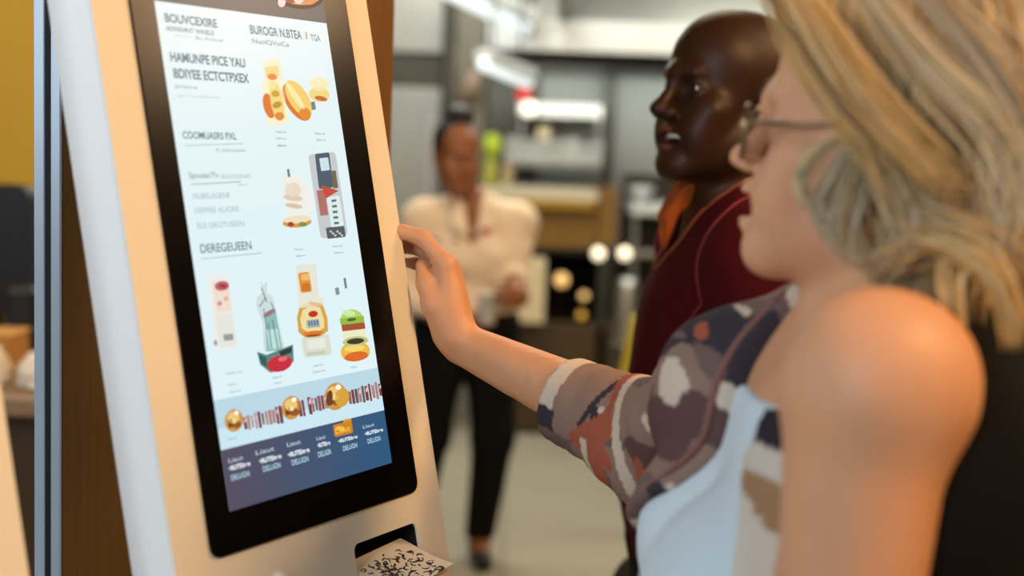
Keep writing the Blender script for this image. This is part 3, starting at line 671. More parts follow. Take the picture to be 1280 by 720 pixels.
def strip(pts, w, lab):
    a = PY(*pts[0]); b = PY(*pts[1]); e = empty('strip_lamp', tuple((a+b)/2), lab, 'lamp')
    ax = unit(b-a); F_ = Frame((a+b)/2, ax, (0, 0, 1)); l = np.linalg.norm(b-a)/2
    for e_ in (a, b): MB().tube([(a+b)/2*.4+e_*.6+A(0, 0, w), ((a+b)/2*.4+e_*.6)*A(1, 1, 0)+A(0, 0, 2.999)], .006, 8).build('hanging_rod', M_steel_d, e)
    MB().box((a+b)/2+F_.M[2]*w*.6, (w*.9, l, w*.5), F_.M, bev=w*.1).build('lamp_tray', M_steel_l, e); MB().tube([a, b], w*.55, 12).build('lamp_tube', M_strip, e, smooth=True)
strip(((560, -14, 6.2), (657, 34, 6.6)), .075, 'bright slanted strip lamp above the worker at the top of the photo')
strip(((604, 80, 5.9), (660, 103, 6.3)), .05, 'short slanted strip lamp under the extraction hood')
# backsplash steel sheets & shelves on the rear
Yb = 8.75
tag(bx_px(606, 672, 86, 320, Yb+.1, .08, 'wall_sheet', M_steel_d), 'dark steel wall sheet behind the lime bottle', 'wall panel')
tag(bx_px(672, 752, 86, 320, Yb+.1, .08, 'wall_sheet', M_wallgrey), 'grey steel wall sheet above the white shelf', 'wall panel')
tag(bx_px(766, 850, 84, 320, Yb+.1, .08, 'wall_sheet', M_wallgrey), 'light steel wall sheet right behind the chin of the man', 'wall panel')
tag(bx_px(754, 764, 80, 330, Yb-.1, .08, 'shelf_upright', M_steel_d), 'dark upright between the grey and the light steel wall sheet', 'post')
shelf = empty('wall_shelf', (X(700, 8.5), 8.5, Z_at(700, 146, 8.4)), 'white wall shelf over the rows of cups', 'shelf')
bx_px(648, 753, 130, 146, 8.35, .32, 'shelf_board', M_glassy, shelf)
for xx in (652, 749): bx_px(xx-2, xx+2, 146, 170, 8.4, .25, 'bracket', M_steel, shelf)
p = A(X(650, 8.4), 8.41, Z_at(700, 130, 8.35)+.052); tag(MB().ball(p, .05).build('red_lamp', M_red, smooth=True), 'small round red warning light at the left end of the white shelf', 'warning light')
p = A(X(657, 8.3), 8.302, Z_at(700, 138, 8.35)); tag(MB().ball(p, .045).build('round_lamp', mat('lamp_g', (255, 240, 215), .4, emis=.8), smooth=True), 'small pale round lamp just below the red light', 'lamp')
tag(bx_px(672, 688, 157, 174, 8.5, .05, 'note_card', M_cream), 'small cream card fixed between white shelf and cups', 'card')
cups_sh = empty('cup_rack', (X(690, 8.3), 8.3, Z_at(690, 207, 8.2)), 'steel rack board carrying the rows of white cups', 'rack')
bx_px(622, 757, 203, 210, 8.15, .5, 'rack_board', M_steel, cups_sh)
for xx in (625, 754): MB().box((X(xx, 8.12), 8.12, .75), (.012, .02, .749)).build('rack_post', M_steel_d, cups_sh)
zc_ = Z_at(690, 203, 8.15)+.001
cup0 = None
def cup_mesh(name, c, r, h, m, m2=None):
    mb = MB(); mb.lathe(c, [(.0001, .001), (r*.68, .001), (r*.72, .006), (r*.98, h-.006), (r*1.06, h-.004), (r*1.06, h), (r*.94, h), (r*.66, .008), (.0001, .008)], 16); return mb.build(name, m, smooth=True)
k = 0
for row, yy in enumerate((8.28, 8.48)):
    for i in range(8):
        px_ = 634+i*15.8+row*3; pos = A(X(px_, yy)*1.0, yy, zc_)
        if cup0 is None:
            cup0 = cup_mesh('white_cup', (0, 0, 0), .036, .125, M_glassy); c_ = cup0
        else: c_ = cup0.copy(); col.objects.link(c_)
        c_.location = pos; c_.scale = (1, 1, .8+.3*rng.random())
        tag(c_, 'blurred white cup standing upright on the steel rack under the white shelf', 'cup', 'white cups on the steel rack')
def small_cup(px, py, Y, r, h, m, lab, name='paper_cup'):
    p = PY(px, py, Y); p[2] = PY(672, 236, 6.98)[2]+.001; return tag(cup_mesh(name, p, r, h, m), lab, 'cup')
# pass counter
Yc = 7.0; cx0, cx1 = X(600, Yc), X(770, Yc); zt = Z_at(700, 262, Yc); zT = Z_at(700, 238, Yc)
pc_ = empty('pass_counter', ((cx0+cx1)/2, 7.35, 0), 'wood fronted pass counter behind the worker with open dark shelves', 'counter')
bx_px(600, 748, 262, 309, Yc, .06, 'wood_front', M_wood2, pc_)
bx_px(748, 771, 236, 309, Yc-.03, .7, 'end_post', M_wood2, pc_)
bx_px(596, 748, 236, 250, Yc-.02, .62, 'counter_top', mat('stone', (190, 178, 150), .4, noise=.1), pc_)
bx_px(640, 745, 252, 261, Yc-.04, .05, 'brass_rail', M_gold, pc_)
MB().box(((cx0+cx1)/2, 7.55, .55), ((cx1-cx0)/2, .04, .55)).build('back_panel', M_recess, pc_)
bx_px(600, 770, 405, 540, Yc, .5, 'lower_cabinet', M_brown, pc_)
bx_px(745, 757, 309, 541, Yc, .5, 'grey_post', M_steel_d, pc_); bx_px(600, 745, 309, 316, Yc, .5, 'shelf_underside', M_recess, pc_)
bx_px(600, 770, 541, 549, Yc+.05, .4, 'toe_kick_shade', M_recess, pc_)  # near-black strip, the shadow under the counter put into its colour
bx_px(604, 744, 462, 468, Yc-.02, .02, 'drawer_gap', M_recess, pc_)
tag(bx_px(644, 681, 325, 404, 6.9, .3, 'paper_sack', M_cream), 'beige paper sack standing on the lower cabinet beside the hands of the worker', 'paper sack')
small_cup(633, 236, 7.2, .04, .11, M_cream, 'cream paper cup standing on the pass counter at its left end')
p = PY(612, 236, 7.15); p[2] = PY(672, 236, 6.98)[2]+.001; lm = empty('lime_bottle', tuple(p), 'lime green squeeze bottle standing on the pass counter beside the worker head', 'bottle')
MB().lathe(p, [(.0001, 0), (.032, 0), (.034, .02), (.034, .10), (.024, .13), (.02, .14)], 18).build('bottle_body', mat('lime2', (168, 168, 70), .5, noise=.1), lm, smooth=True)
MB().ball(p+A(.006, 0, .2), (.05, .045, .062)).build('bottle_cap', M_lime, lm, smooth=True)
for (px_, py_, r_, m_, lab) in ((702, 350, .034, M_lamp2, 'large warm round lamp in the dark shelf beside the beige sack'), (730, 370, .02, M_lamp2, 'small warm round lamp at the middle right of the dark shelf'), (727, 394, .02, mat('wl3', (205, 160, 60), .4, emis=.7), 'small yellowish round lamp just above the lower cabinet')):
    p = PY(px_, py_, 7.05); e = empty('round_lamp', tuple(p), lab, 'lamp'); MB().ball(p, (r_, .02, r_)).build('lamp_bulb', m_, e, smooth=True); MB().lathe(p+A(0, .01, 0), [(r_*1.15, .0), (r_*1.2, .03), (.0001, .035)], 20, axis=A(0, 1, 0)).build('lamp_socket', M_dark, e, smooth=True)
for (px_, lab) in ((748, 'bright white round lamp at the foot of the wooden end post'), (781, 'bright white round lamp between wooden end post and man')):
    p = PY(px_, 317, 6.85); e = empty('round_lamp', tuple(p), lab, 'lamp'); MB().ball(p, .03).build('lamp_bulb', M_lamp, e, smooth=True); MB().tube([p+A(0, .02, 0), p+A(0, .12, 0)], .014, 10).build('lamp_stem', M_dark, e)
# steel table at right
xt0, xt1 = X(788, 7.1), X(1100, 7.1)
tb = empty('steel_table', ((xt0+xt1)/2, 7.4, 0), 'stainless work table right of the wooden end post', 'table')
zt1 = Z_at(810, 262, 7.1)
MB().box(((xt0+xt1)/2, 7.42, zt1), ((xt1-xt0)/2, .35, .028), bev=.006).build('table_top', M_steel_l, tb)
MB().box(((xt0+xt1)/2, 7.42, Z_at(810, 318, 7.1)), ((xt1-xt0)/2, .33, .014), bev=.004).build('lower_shelf', M_steel, tb)
MB().box(((xt0+xt1)/2, 7.5, .3), ((xt1-xt0)/2, .2, .29), bev=.006).build('base_unit', M_steel_d, tb)
MB().box(((xt0+xt1)/2, 7.72, .8), ((xt1-xt0)/2, .02, .5)).build('back_sheet', M_steel_d, tb)
for xx in (xt0+.03, xt1-.03):
    MB().tube([(xx, 7.12, 0), (xx, 7.12, zt1-.02)], .018, 12).build('leg', M_steel, tb)
p = PY(800, 254, 7.3); bo = empty('steel_bowl', tuple(p), 'small steel bowl standing on the stainless work table', 'bowl')
MB().lathe(A(p[0], 7.3, zt1+.029), [(.0001, .0), (.04, 0), (.07, .05), (.075, .08), (.07, .08), (.062, .05), (.0001, .01)], 24).build('bowl_shell', M_steel_l, bo, smooth=True)
p = PY(783, 395, 6.6); cn = empty('steel_canister', (p[0], 6.6, 0), 'grey steel canister standing under the stainless table edge', 'canister')
MB().lathe((p[0], 6.6, Z_at(783, 425, 6.6)), [(.0001, 0), (.05, 0), (.052, .01), (.052, .26), (.04, .29), (.0001, .29)], 20).build('canister_body', M_steel, cn, smooth=True)
MB().box((p[0], 6.6, Z_at(783, 425, 6.6)/2), (.07, .07, Z_at(783, 425, 6.6)/2-.002), bev=.01).build('stand', M_steel_d, cn)
# yellow board leaning beside the man
a = PY(796, 395, 5.4); b = PY(776, 482, 5.3); tag(MB().prism([b+A(-.01, 0, 0), a+A(-.02, 0, 0), a+A(.02, 0, 0), b+A(.09, 0, 0), b+A(.26, 0, -b[2]+.002), b+A(.14, 0, -b[2]+.002), b+A(.06, 0, -.12)], (0, .03, 0)).build('floor_sign', mat('sign_yellow', (190, 170, 50), .5, noise=.1)), 'yellow upright floor sign seen in a sliver beside the maroon sweater', 'floor sign')
# ceiling lights
for i, (x, y) in enumerate(((-.6, 5.6), (1.4, 5.6), (-.6, 8.0), (1.4, 8.0), (1.6, 1.8), (3.2, 3.2))):
    e = empty('ceiling_light', (x, y, 2.999), 'square recessed ceiling light panel above the room', 'ceiling light', 'ceiling light panels')
    MB().box((x, y, 2.985), (.3, .3, .014), bev=.003).build('light_frame', M_steel_l, e); MB().box((x, y, 2.969), (.27, .27, .0015)).build('light_diffuser', M_panelglow, e)

# ------------------------------------------------------------------ light
def area(name, loc, tgt, size, power, rgb, shape='SQUARE', sy=None):
    ld = bpy.data.lights.new(name, 'AREA'); ld.energy = power; ld.size = size; ld.color = rgb
    if sy: ld.shape = 'RECTANGLE'; ld.size_y = sy
    o = bpy.data.objects.new(name, ld); o.location = loc; o.rotation_euler = (Vector(tgt)-Vector(loc)).to_track_quat('-Z', 'Y').to_euler(); col.objects.link(o); return o
area('daylight', (-.95, -.7, 1.9), (-.35, 1.3, 1.35), .5, 24, (.74, .88, 1.0))
area('left_fill', (-2.3, .9, 2.1), (-.45, 1.45, 1.3), 1.5, 30, (.80, .90, 1.0))  # cool fill added at left to brighten the trim and kiosk side
area('warm_ceiling', (1.5, .35, 2.85), (.1, 1.5, 1.2), .6, 62, (1.0, .60, .26))
area('warm_back', (2.3, 2.4, 2.8), (.4, 1.1, 1.3), .6, 40, (1.0, .62, .34))
area('kitchen_a', (-.4, 6.0, 2.9), (-.4, 6.4, 0), 1.2, 60, (.97, 1.0, .92))
area('kitchen_b', (1.4, 6.0, 2.9), (1.4, 6.4, 0), 1.2, 50, (.97, 1.0, .92))
area('kitchen_c', (.5, 8.0, 1.8), (.5, 8.9, 1.4), 1.8, 17, (.95, 1.0, .97), sy=.3)
area('mid_floor', (.3, 3.9, 2.9), (.3, 4.2, 0), .8, 20, (1.0, .80, .55))
area('front_soft', (.2, -1.4, 2.5), (.5, 1.2, 1.3), 1.2, 5, (1.0, .86, .80))
area('left_yellow', (-1.8, 2.8, 2.8), (-1.9, 4.5, 1.6), .8, 24, (1.0, .9, .7))
wd = bpy.data.worlds.new('world'); scn.world = wd; wd.use_nodes = True; wd.node_tree.nodes['Background'].inputs[0].default_value = (.5, .44, .38, 1); wd.node_tree.nodes['Background'].inputs[1].default_value = .16
# ================================================================== PEOPLE
M_skinW = skin_mat('skin_fair', (208, 153, 115), (190, 100, 94), .5, sss=.18, spec=.4)
M_skinM = skin_mat('skin_deep', (56, 32, 18), (96, 52, 44), .45, spec=.36, sss=.05)
M_skinK = skin_mat('skin_brown', (138, 84, 46), (150, 76, 66), .5, sss=.2)
M_eyew = mat('eye_white', (225, 215, 205), .15, noise=.02); M_iris = mat('eye_iris', (50, 30, 18), .15, noise=.1); M_pup = mat('eye_pupil', (5, 4, 4), .1, noise=.1)
M_teeth = mat('tooth_enamel', (236, 228, 212), .25, noise=.02, spec=.6)
M_brow = mat('brow_hair', (22, 15, 12), .8, noise=.2)
def attr_cloth(name, rough=.85, bump=.35, bscale=260, tr=0):
    m = mat(name, (200, 200, 200), rough, bump=bump, bscale=bscale, spec=.2); N = m.node_tree.nodes; L = m.node_tree.links
    at = N.new('ShaderNodeAttribute'); at.attribute_name = 'Col'; L.new(at.outputs['Color'], N['Principled BSDF'].inputs['Base Color']); return m
def set_col(o, rgb):
    me = o.data; ca = me.color_attributes.new('Col', 'FLOAT_COLOR', 'POINT'); ca.data.foreach_set('color', rgb.astype(np.float32).ravel())
def hand(fr, side=1, s=1.0, curls=None, thumb=None, spread=.02, k=.006):
    """fr: wrist frame, y towards fingers, z out of the back of the hand; thumb lies on -x*side"""
    pr = []; xs = [-.030, -.010, .010, .028]; ln = [.92, 1.0, .94, .74]; mc = [.086, .088, .083, .075]
    curls = curls or [(18, 28, 14)]*4
    pr += [ell((0, .045*s, -.002*s), (.036*s, .05*s, .014*s), fr, k=.02)]
    for i in range(4):
        x = xs[i]*side*s; a = A(x*.55, .008*s, 0); b = A(x, mc[i]*s, 0)
        pr.append(cap(a, b, .0125*s, .0108*s, fr, k=.014)); ang = 0; p = b; sx = (i-1.5)*spread*side
        for j, (L_, r) in enumerate(((.042, .0092), (.026, .0082), (.022, .0068))):
            ang += math.radians(curls[i][j]); L_ *= ln[i]*s; d = A(sx, math.cos(ang), -math.sin(ang)); q = p+unit(d)*L_
            pr.append(cap(p, q, (r+.001)*s*(.86 if i == 3 else 1), r*s*(.86 if i == 3 else 1), fr, k=k if j else .008)); p = q
    th = thumb or [(-.014, .018, -.008), (-.040, .048, -.018), (-.054, .076, -.026), (-.058, .098, -.032)]
    th = [A(a*side, b, c)*s for a, b, c in th]
    for j, r in enumerate((.017, .0115, .0095)): pr.append(cap(th[j], th[j+1], r*s, (.0125, .0102, .0082)[j]*s, fr, k=.016 if j == 0 else .007))
    return pr
def person(name, prims, grid, mat_, label, tints, sm=2):
    g = Field(*grid).run(prims); pos, Q = g.mesh(sm); t = np.zeros(len(pos))
    for fr, mo, s, sml in tints: t = np.maximum(t, lip_tint(fr, pos, mo, s, sml))
    o = grid_obj(name, pos, Q, mat_, None, t); return tag(o, label, 'person')
def cloth(name, prims, grid, infl, region, m, parent, folds=None, sm=1):
    g = Field(*grid).run(prims, infl)
    def fn(D, X, Y, Z):
        if folds is not None: D = D+folds(X, Y, Z)
        return np.maximum(D, region(X, Y, Z)) if region is not None else D
    g.apply(fn); pos, Q = g.mesh(sm); return grid_obj(name, pos, Q, m, parent)
def shoe(fr, m, parent, s=1.0):
    g = Field(*[axis(fr.o[i]-.2, fr.o[i]+.2, .007) for i in (0, 1)], axis(-.004, .16, .007))
    g.run([cap((0, -.05*s, .035), (0, .14*s, .028), .04*s, .036*s, fr, k=.03), cap((0, -.05*s, .04), (0, -.04*s, .09), .037*s, .042*s, fr, k=.03)]); g.apply(lambda D, X, Y, Z: np.maximum(D, .003-Z)); return grid_obj('shoe', *g.mesh(1), m, parent)

def resamp(p, n=26):
    p = np.array(p); t = np.linspace(0, len(p)-1, n); return [np.array([np.interp(u, range(len(p)), p[:, k]) for k in range(3)]) for u in t]
# ------------------------------------------------------------------ blonde woman
hW = Frame(P(1110, 184, 1.12), (-math.cos(math.radians(18)), math.sin(math.radians(18)), .095))
TW = Frame((.275, 1.13, 0), (-1, 0.06, 0))
MOW = .0125
SLw = P(1092, 462, .97); SRw = P(912, 482, 1.265); ERw = P(828, 548, 1.45); WRw = P(573, 430, 1.625)+KD*.006
hWr = Frame(WRw, P(562, 342, 1.645)-WRw, (1, -.10, .06))
curl = [(30, 34, 6), (33, 32, 8), (37, 30, 8), (42, 26, 6)]
handW = hand(hWr, 1, 1.03, curl, thumb=[(-.012, .014, -.012), (-.028, .044, -.021), (-.028, .069, -.025), (-.021, .091, -.026)], spread=.03)
ELw = P(1046, 905, .985)
WLw = ELw+A(-.20, .10, -.11); hWl = Frame(WLw, A(-1, .35, -.2), (.1, -.9, .3))
torsoW = [ell((0, -.02, 1.215), (.165, .115, .165), TW, k=.03), ell((0, -.055, 1.27), (.162, .10, .135), TW, k=.03), ell((0, .01, 1.02), (.165, .135, .17), TW, k=.05), ell((0, -.01, .86), (.185, .15, .15), TW, k=.06),
          ell((-.080, .082, 1.15), (.078, .076, .084), TW, k=.035), ell((.080, .082, 1.15), (.078, .076, .084), TW, k=.035),
          cap(hW.w(0, -.03, -.10), TW.w(0, -.045, 1.365), .054, .062, k=.03), cap(TW.w(0, -.04, 1.36), SLw+A(0, .02, -.005), .04, .036, k=.03), cap(TW.w(0, -.04, 1.36), SRw+A(0, -.02, .0), .04, .04, k=.03)]
armL = [ell(SLw+A(.004, 0, -.001), (.061, .056, .058), k=.03), ell(P(1136, 482, .985), (.042, .045, .046), k=.03), cap(SLw+A(-.004, 0, -.03), ELw, .0545, .045, k=.03), cap(ELw, WLw, .043, .027, k=.03)]
armR = [ell(SRw, (.05, .05, .05), k=.03), cap(SRw, ERw, .052, .042, k=.03), cap(ERw, (ERw*.65+WRw*.35), .041, .037, k=.02), cap((ERw*.65+WRw*.35), WRw, .037, .0235, k=.02)]
legsW = []
for q in (-1, 1): legsW += [cap((q*.095, -.01, .84), (q*.10, .01, .46), .098, .062, TW, k=.04), cap((q*.10, .01, .46), (q*.10, -.02, .09), .060, .04, TW, k=.03), cap((q*.10, -.02, .06), (q*.10, .12, .035), .036, .03, TW, k=.03)]
neckW = [cap(hW.w(0, -.03, -.02), TW.w(0, -.035, 1.36), .053, .062, k=.035), cap(hW.w(0, .03, -.088), TW.w(0, .0, 1.33), .024, .032, k=.035)]
gW = (axis(-.2, .62, .011, [(.135, .345, .0024), (-.16, -.0, .0026)]), axis(.8, 1.78, .011, [(.98, 1.27, .0028), (1.5, 1.74, .0028)]), axis(-.01, 1.70, .012, [(1.385, 1.66, .0025), (1.26, 1.385, .0028)]))
woman = person('person', neckW+torsoW+armL+armR+legsW+head(hW, True, MOW, smile=.7, lipout=.004)+handW+hand(hWl, -1, .95), gW, M_skinW,
    'blonde woman in glasses, light blue top and patterned sleeve reaching out to the kiosk', [(hW, MOW, 1, .7)])
add_teeth(hW, woman, M_teeth, MOW); add_eyes(hW, woman, M_eyew, mat('iris_blue', (90, 120, 140), .15, noise=.1), M_pup); add_brows(hW, woman, mat('brow_fair', (150, 112, 70), .8, noise=.2), thick=.8)
# fingernails
for i in range(4):
    pass
# glasses
M_gl = mat('glasses_metal', (120, 96, 70), .3, metal=.6, noise=.2); M_lens = mat('lens_glass', (235, 240, 245), .03, trans=1.0, ior=1.02, spec=.3)
mb = MB()
def gp(q, t): return hW.w(q*.033+.024*math.cos(t), .1085-.004*math.cos(t)*q, -.002+.019*math.sin(t)*(1-.12*math.cos(2*t)))
for q in (-1, 1): mb.tube([gp(q, 2*math.pi*i/28) for i in range(29)], .0019, 8, cap=False)
mb.tube([hW.w(-.010, .109, .002), hW.w(0, .115, .005), hW.w(.010, .109, .002)], .0013, 8)
gls = mb.build('glasses', M_gl, woman, smooth=True)
for q in (-1, 1):
    MB().tube([hW.w(q*.057, .105, .004), hW.w(q*.067, .095, .006), hW.w(q*.073, .06, .009), hW.w(q*.0765, .0, .020), hW.w(q*.079, -.03, .006)], [.0028, .0024, .0016, .0014, .0012], 8).build('temple_arm', M_gl, gls, smooth=True)
    MB().ball(hW.w(q*.060, .104, .004), .0042, 8).build('hinge', mat('hinge_m', (190, 170, 130), .25, metal=.8), gls, smooth=True)
    mb = MB(); pts = [gp(q, 2*math.pi*i/28) for i in range(28)]; mb.prism([p for p in pts], hW.M.T@A(0, .0012, 0)); mb.build('lens', M_lens, gls)
MB().ball(hW.w(-.0815, .018, -.012), .0042, 10).build('earring', mat('pearl', (240, 232, 228), .15, noise=.02, coat=.5), woman, smooth=True)
# top, vest, trousers
gT = (axis(.03, .50, .0045), axis(.90, 1.36, .0045), axis(.70, 1.44, .005))
def W2T(X, Y, Z): return (Y-1.13)*.998+.06*0*X, -(X-.275)+.06*(Y-1.13)*1, Z
FW = lambda amp, fs, sd: (lambda X, Y, Z: amp*wob(X, Y, Z, fs, sd))
def reg_top(X, Y, Z):
    a, f, z = W2T(X, Y, Z)
    neck = z-(1.300+.5*np.maximum(np.abs(a+.01)-.06, 0)); return np.maximum(np.maximum(neck, -.02-f), .74-z)
M_blue = mat('blue_cotton', (206, 222, 230), .85, noise=.06, nscale=12, bump=.25, bscale=220, spec=.2)
cloth('light_blue_top', torsoW, gT, .006, reg_top, M_blue, woman, lambda X, Y, Z: .0034*wob(X, Y*.6, Z*.6, (38, 70), 3))
def reg_vest(X, Y, Z):
    a, f, z = W2T(X, Y, Z); return np.maximum(np.maximum(f+.006, z-1.425), .78-z)
M_black = mat('black_knit', (11, 10, 10), .9, noise=.2, bump=.4, bscale=200, spec=.2)
cloth('black_vest', torsoW, gT, .014, reg_vest, M_black, woman, FW(.003, (25, 45), 5))
tr = cloth('trousers', torsoW[:4]+legsW[:2]+legsW[3:5], (axis(.03, .55, .011), axis(.86, 1.42, .011), axis(.06, .92, .012)), .012, lambda X, Y, Z: np.maximum(Z-.84, .10-Z)+0*X, mat('navy_denim', (36, 40, 54), .85, noise=.15), woman, FW(.004, (22, 40), 9))
for q in (-1, 1): shoe(Frame(TW.w(q*.10, -.03, 0), (-1, .06, 0)), mat('shoe_black', (20, 18, 18), .5, noise=.1), woman)
# patterned cardigan: sleeve + right front in one piece, left front as a second piece
CUFF = WRw+(ERw-WRw)*.55; axW = unit(ERw-WRw)
slv = [cap(CUFF-axW*.01+A(0, 0, -.007), ERw+A(0, 0, -.004), .046, .053, k=.02), cap(ERw, SRw+A(0, 0, -.002), .052, .057, k=.04), ell(ERw+A(.0, 0, -.018), (.05, .05, .042), k=.04), ell(SRw+A(.01, -.01, .0), (.058, .060, .056), k=.03),
       cap(TW.w(.07, -.03, 1.362), SRw, .046, .05, k=.03)]
def reg_card(X, Y, Z):
    cuff = -((X-CUFF[0])*axW[0]+(Y-CUFF[1])*axW[1]+(Z-CUFF[2])*axW[2])
    a, f, z = W2T(X, Y, Z)
    front = (.028+.42*np.clip(1.25-z, 0, .2)+.9*np.clip(1.205-z, 0, .08)+0*X)-a        # opening line runs outward going down
    return np.maximum(np.maximum(cuff, front), .80-z)
def fold_card(X, Y, Z):
    t = (X-CUFF[0])*axW[0]+(Y-CUFF[1])*axW[1]+(Z-CUFF[2])*axW[2]
    w = np.exp(-((t-.085)/.07)**2); tt = t+.25*(Z-ERw[2])
    return -.0042*np.abs(np.sin(tt*95+1.5*np.sin(Y*40)))*w+.004*wob(X, Y, Z, (26, 48), 12)+.0025*np.sin(90*t+60*Z)*np.exp(-((t-.16)/.05)**2)
gC = (axis(-.02, .50, .0038), axis(.98, 1.62, .0038), axis(.78, 1.46, .0042, [(1.15, 1.46, .0036)]))
torsoR = [p for p in torsoW]
class _: pass
def cardigan():
    g = Field(*gC).run(torsoR, .016).run(slv, 0)
    g.apply(lambda D, X, Y, Z: np.maximum(D+fold_card(X, Y, Z), reg_card(X, Y, Z)))
    hole = cap(CUFF-axW*.03+A(0, 0, -.005), CUFF+axW*.025+A(0, 0, -.005), .0405, .0405, k=.003, op='s'); g.run([hole]); return g.mesh(1)
pos, Q = cardigan(); card = grid_obj('cardigan', pos, Q, attr_cloth('printed_chiffon'), woman)
PAL = np.array([lin(c)[:3] for c in ((142, 116, 102), (206, 190, 172), (58, 52, 60), (164, 88, 66), (112, 92, 88), (96, 70, 70))])
def printed(pos, seed=0, band=True):
    x, y, z = pos.T; pa = (x-z)*.7; pb = (x+z)*.7+.004*np.sin(pa*70); n1 = wob(pa*.7, y*.7, pb*1.5, (26, 44), 20+seed); n2 = wob(pa*.45, y*.6, pb*1.7, (34, 60), 31+seed); n3 = wob(pa*.5, y, pb*1.6, (36, 66), 47+seed)
    c = np.tile(PAL[0], (len(x), 1)); c[n1 > .22] = PAL[1]; c[n2 > .30] = PAL[2]; c[(n3 > .34)] = PAL[4]; c[(n2 < -.36)] = PAL[5]; c[(n1 < -.42)] = PAL[3]
    if band:
        t = (pos-CUFF)@axW; rel = pos-CUFF-t[:, None]*axW; up = rel[:, 2]
        near = t < .24
        def setc(m, k): c[m & near] = PAL[k]
        setc((t < .075), 0); setc((t < .022) & (up > -.004), 1); setc((t < .026) & (up <= -.004) & (up > -.028), 2); setc((t < .05) & (up <= -.028), 4)
        setc((t > .062+.3*up) & (t < .070+.3*up) & (up > -.02), 2); setc((t > .070+.02*np.sin(up*60)) & (t < .112-.25*up+.006*np.sin(up*200)) & (up > -.03), 3)
        setc((t > .07) & (t < .135-.5*up) & (t > .118-.5*up), 1); setc((t > .06-.4*up) & (t < .072-.4*up) & (up < -.015), 1)
    return np.c_[c, np.ones(len(c))]
set_col(card, printed(pos))
def reg_left(X, Y, Z):
    a, f, z = W2T(X, Y, Z)
    return np.maximum(np.maximum(np.maximum(a+.07+.0*z, f-.088-.17*(1.28-z)), .0-f), np.maximum(np.maximum(.80-z, z-1.30), -(.30-X)*0-9))
gL = (axis(.05, .36, .0045), axis(.90, 1.10, .0045), axis(.78, 1.34, .005))
g = Field(*gL).run(torsoW, .013); g.apply(lambda D, X, Y, Z: np.maximum(D+.003*wob(X, Y, Z, (30, 50), 8), reg_left(X, Y, Z))); pos, Q = g.mesh(1)
lf = grid_obj('cardigan_front', pos, Q, MATS['printed_chiffon'], woman)
x, y, z = pos.T; c = np.tile(lin((206, 196, 182)), (len(pos), 1)); n2 = wob(x, y, z, (30, 55), 77); c[n2 > .3] = lin((46, 42, 48)); c[n2 < -.42] = lin((158, 124, 90)); set_col(lf, c)
from mathutils.bvhtree import BVHTree
def bvh(o): m = o.data; return BVHTree.FromPolygons([v.co for v in m.vertices], [tuple(p.vertices) for p in m.polygons])
bc_ = bvh(card); ed = []
for z_ in np.linspace(1.385, .90, 60):
    a_ = .028+.42*min(max(1.25-z_, 0), .2)+.9*min(max(1.205-z_, 0), .08)+.004; q_ = Vector(TW.w(a_, .30, z_)); hit = bc_.ray_cast(q_, Vector(TW.M.T@A(0, -1, 0)))
    if hit[0] is not None and (hit[0]-q_).length < .38: ed.append(np.array(hit[0]))
ed = [sum(ed[max(0, i-2):i+3])/len(ed[max(0, i-2):i+3]) for i in range(len(ed))]
for k_ in range(2):
    pts_ = [p+A(-.001+.0022*math.cos(i*1.9+k_*math.pi), .0022*math.sin(i*1.9+k_*math.pi), 0) for i, p in enumerate(resamp(ed, 170))]
    MB().tube(pts_, .0026, 6).build('braided_edge', mat('mauve_braid', (134, 92, 84), .8, noise=.2), card, smooth=True)
# ---- hair
M_hair = mat('blonde_hair', (200, 160, 100), .42, spec=.5, sss=0); N = M_hair.node_tree.nodes; at = N.new('ShaderNodeAttribute'); at.attribute_name = 'Col'; M_hair.node_tree.links.new(at.outputs['Color'], N['Principled BSDF'].inputs['Base Color'])
def strands(name, paths, m, parent, palette, base=None):
    """paths: list of (points Nx3, radius, colour index)"""
    V = []; F = []; C = []; n0 = 0
    for pts, r, ci in paths:
        pts = np.asarray(pts); n = len(pts); t = np.gradient(pts, axis=0); t /= np.linalg.norm(t, axis=1)[:, None]+1e-9
        a = np.cross(t, A(.31, .2, .93)); a /= np.linalg.norm(a, axis=1)[:, None]+1e-9; b = np.cross(t, a)
        rr = r*np.sin(np.linspace(.5, 2.95, n))[:, None]
        ring = [pts+a*rr, pts-.5*a*rr+.87*b*rr, pts-.5*a*rr-.87*b*rr]
        V.append(np.stack(ring, 1).reshape(-1, 3)); i = np.arange(n-1)[:, None]*3+n0
        for k in range(3):
            k2 = (k+1) % 3; F.append(np.concatenate([i+k, i+k2, i+3+k2, i+3+k], 1))
        C.append(np.tile(np.array(palette[ci]), (n*3, 1))); n0 += 3*n
    if base is not None: bp, bq, bc = base; V.append(bp); F.append(bq+n0); C.append(np.tile(np.array(bc), (len(bp), 1)))
    o = grid_obj(name, np.concatenate(V), np.concatenate(F), m, parent); set_col(o, np.concatenate(C)); return o
HP = [lin(c) for c in ((214, 172, 98), (204, 172, 122), (182, 158, 122), (232, 204, 148), (150, 126, 92), (208, 194, 166), (124, 100, 70))]
def sm01(t): t = np.clip(t, 0, 1); return t*t*(3-2*t)
paths = []; NP = 15; T_ = np.linspace(0, 1, NP)
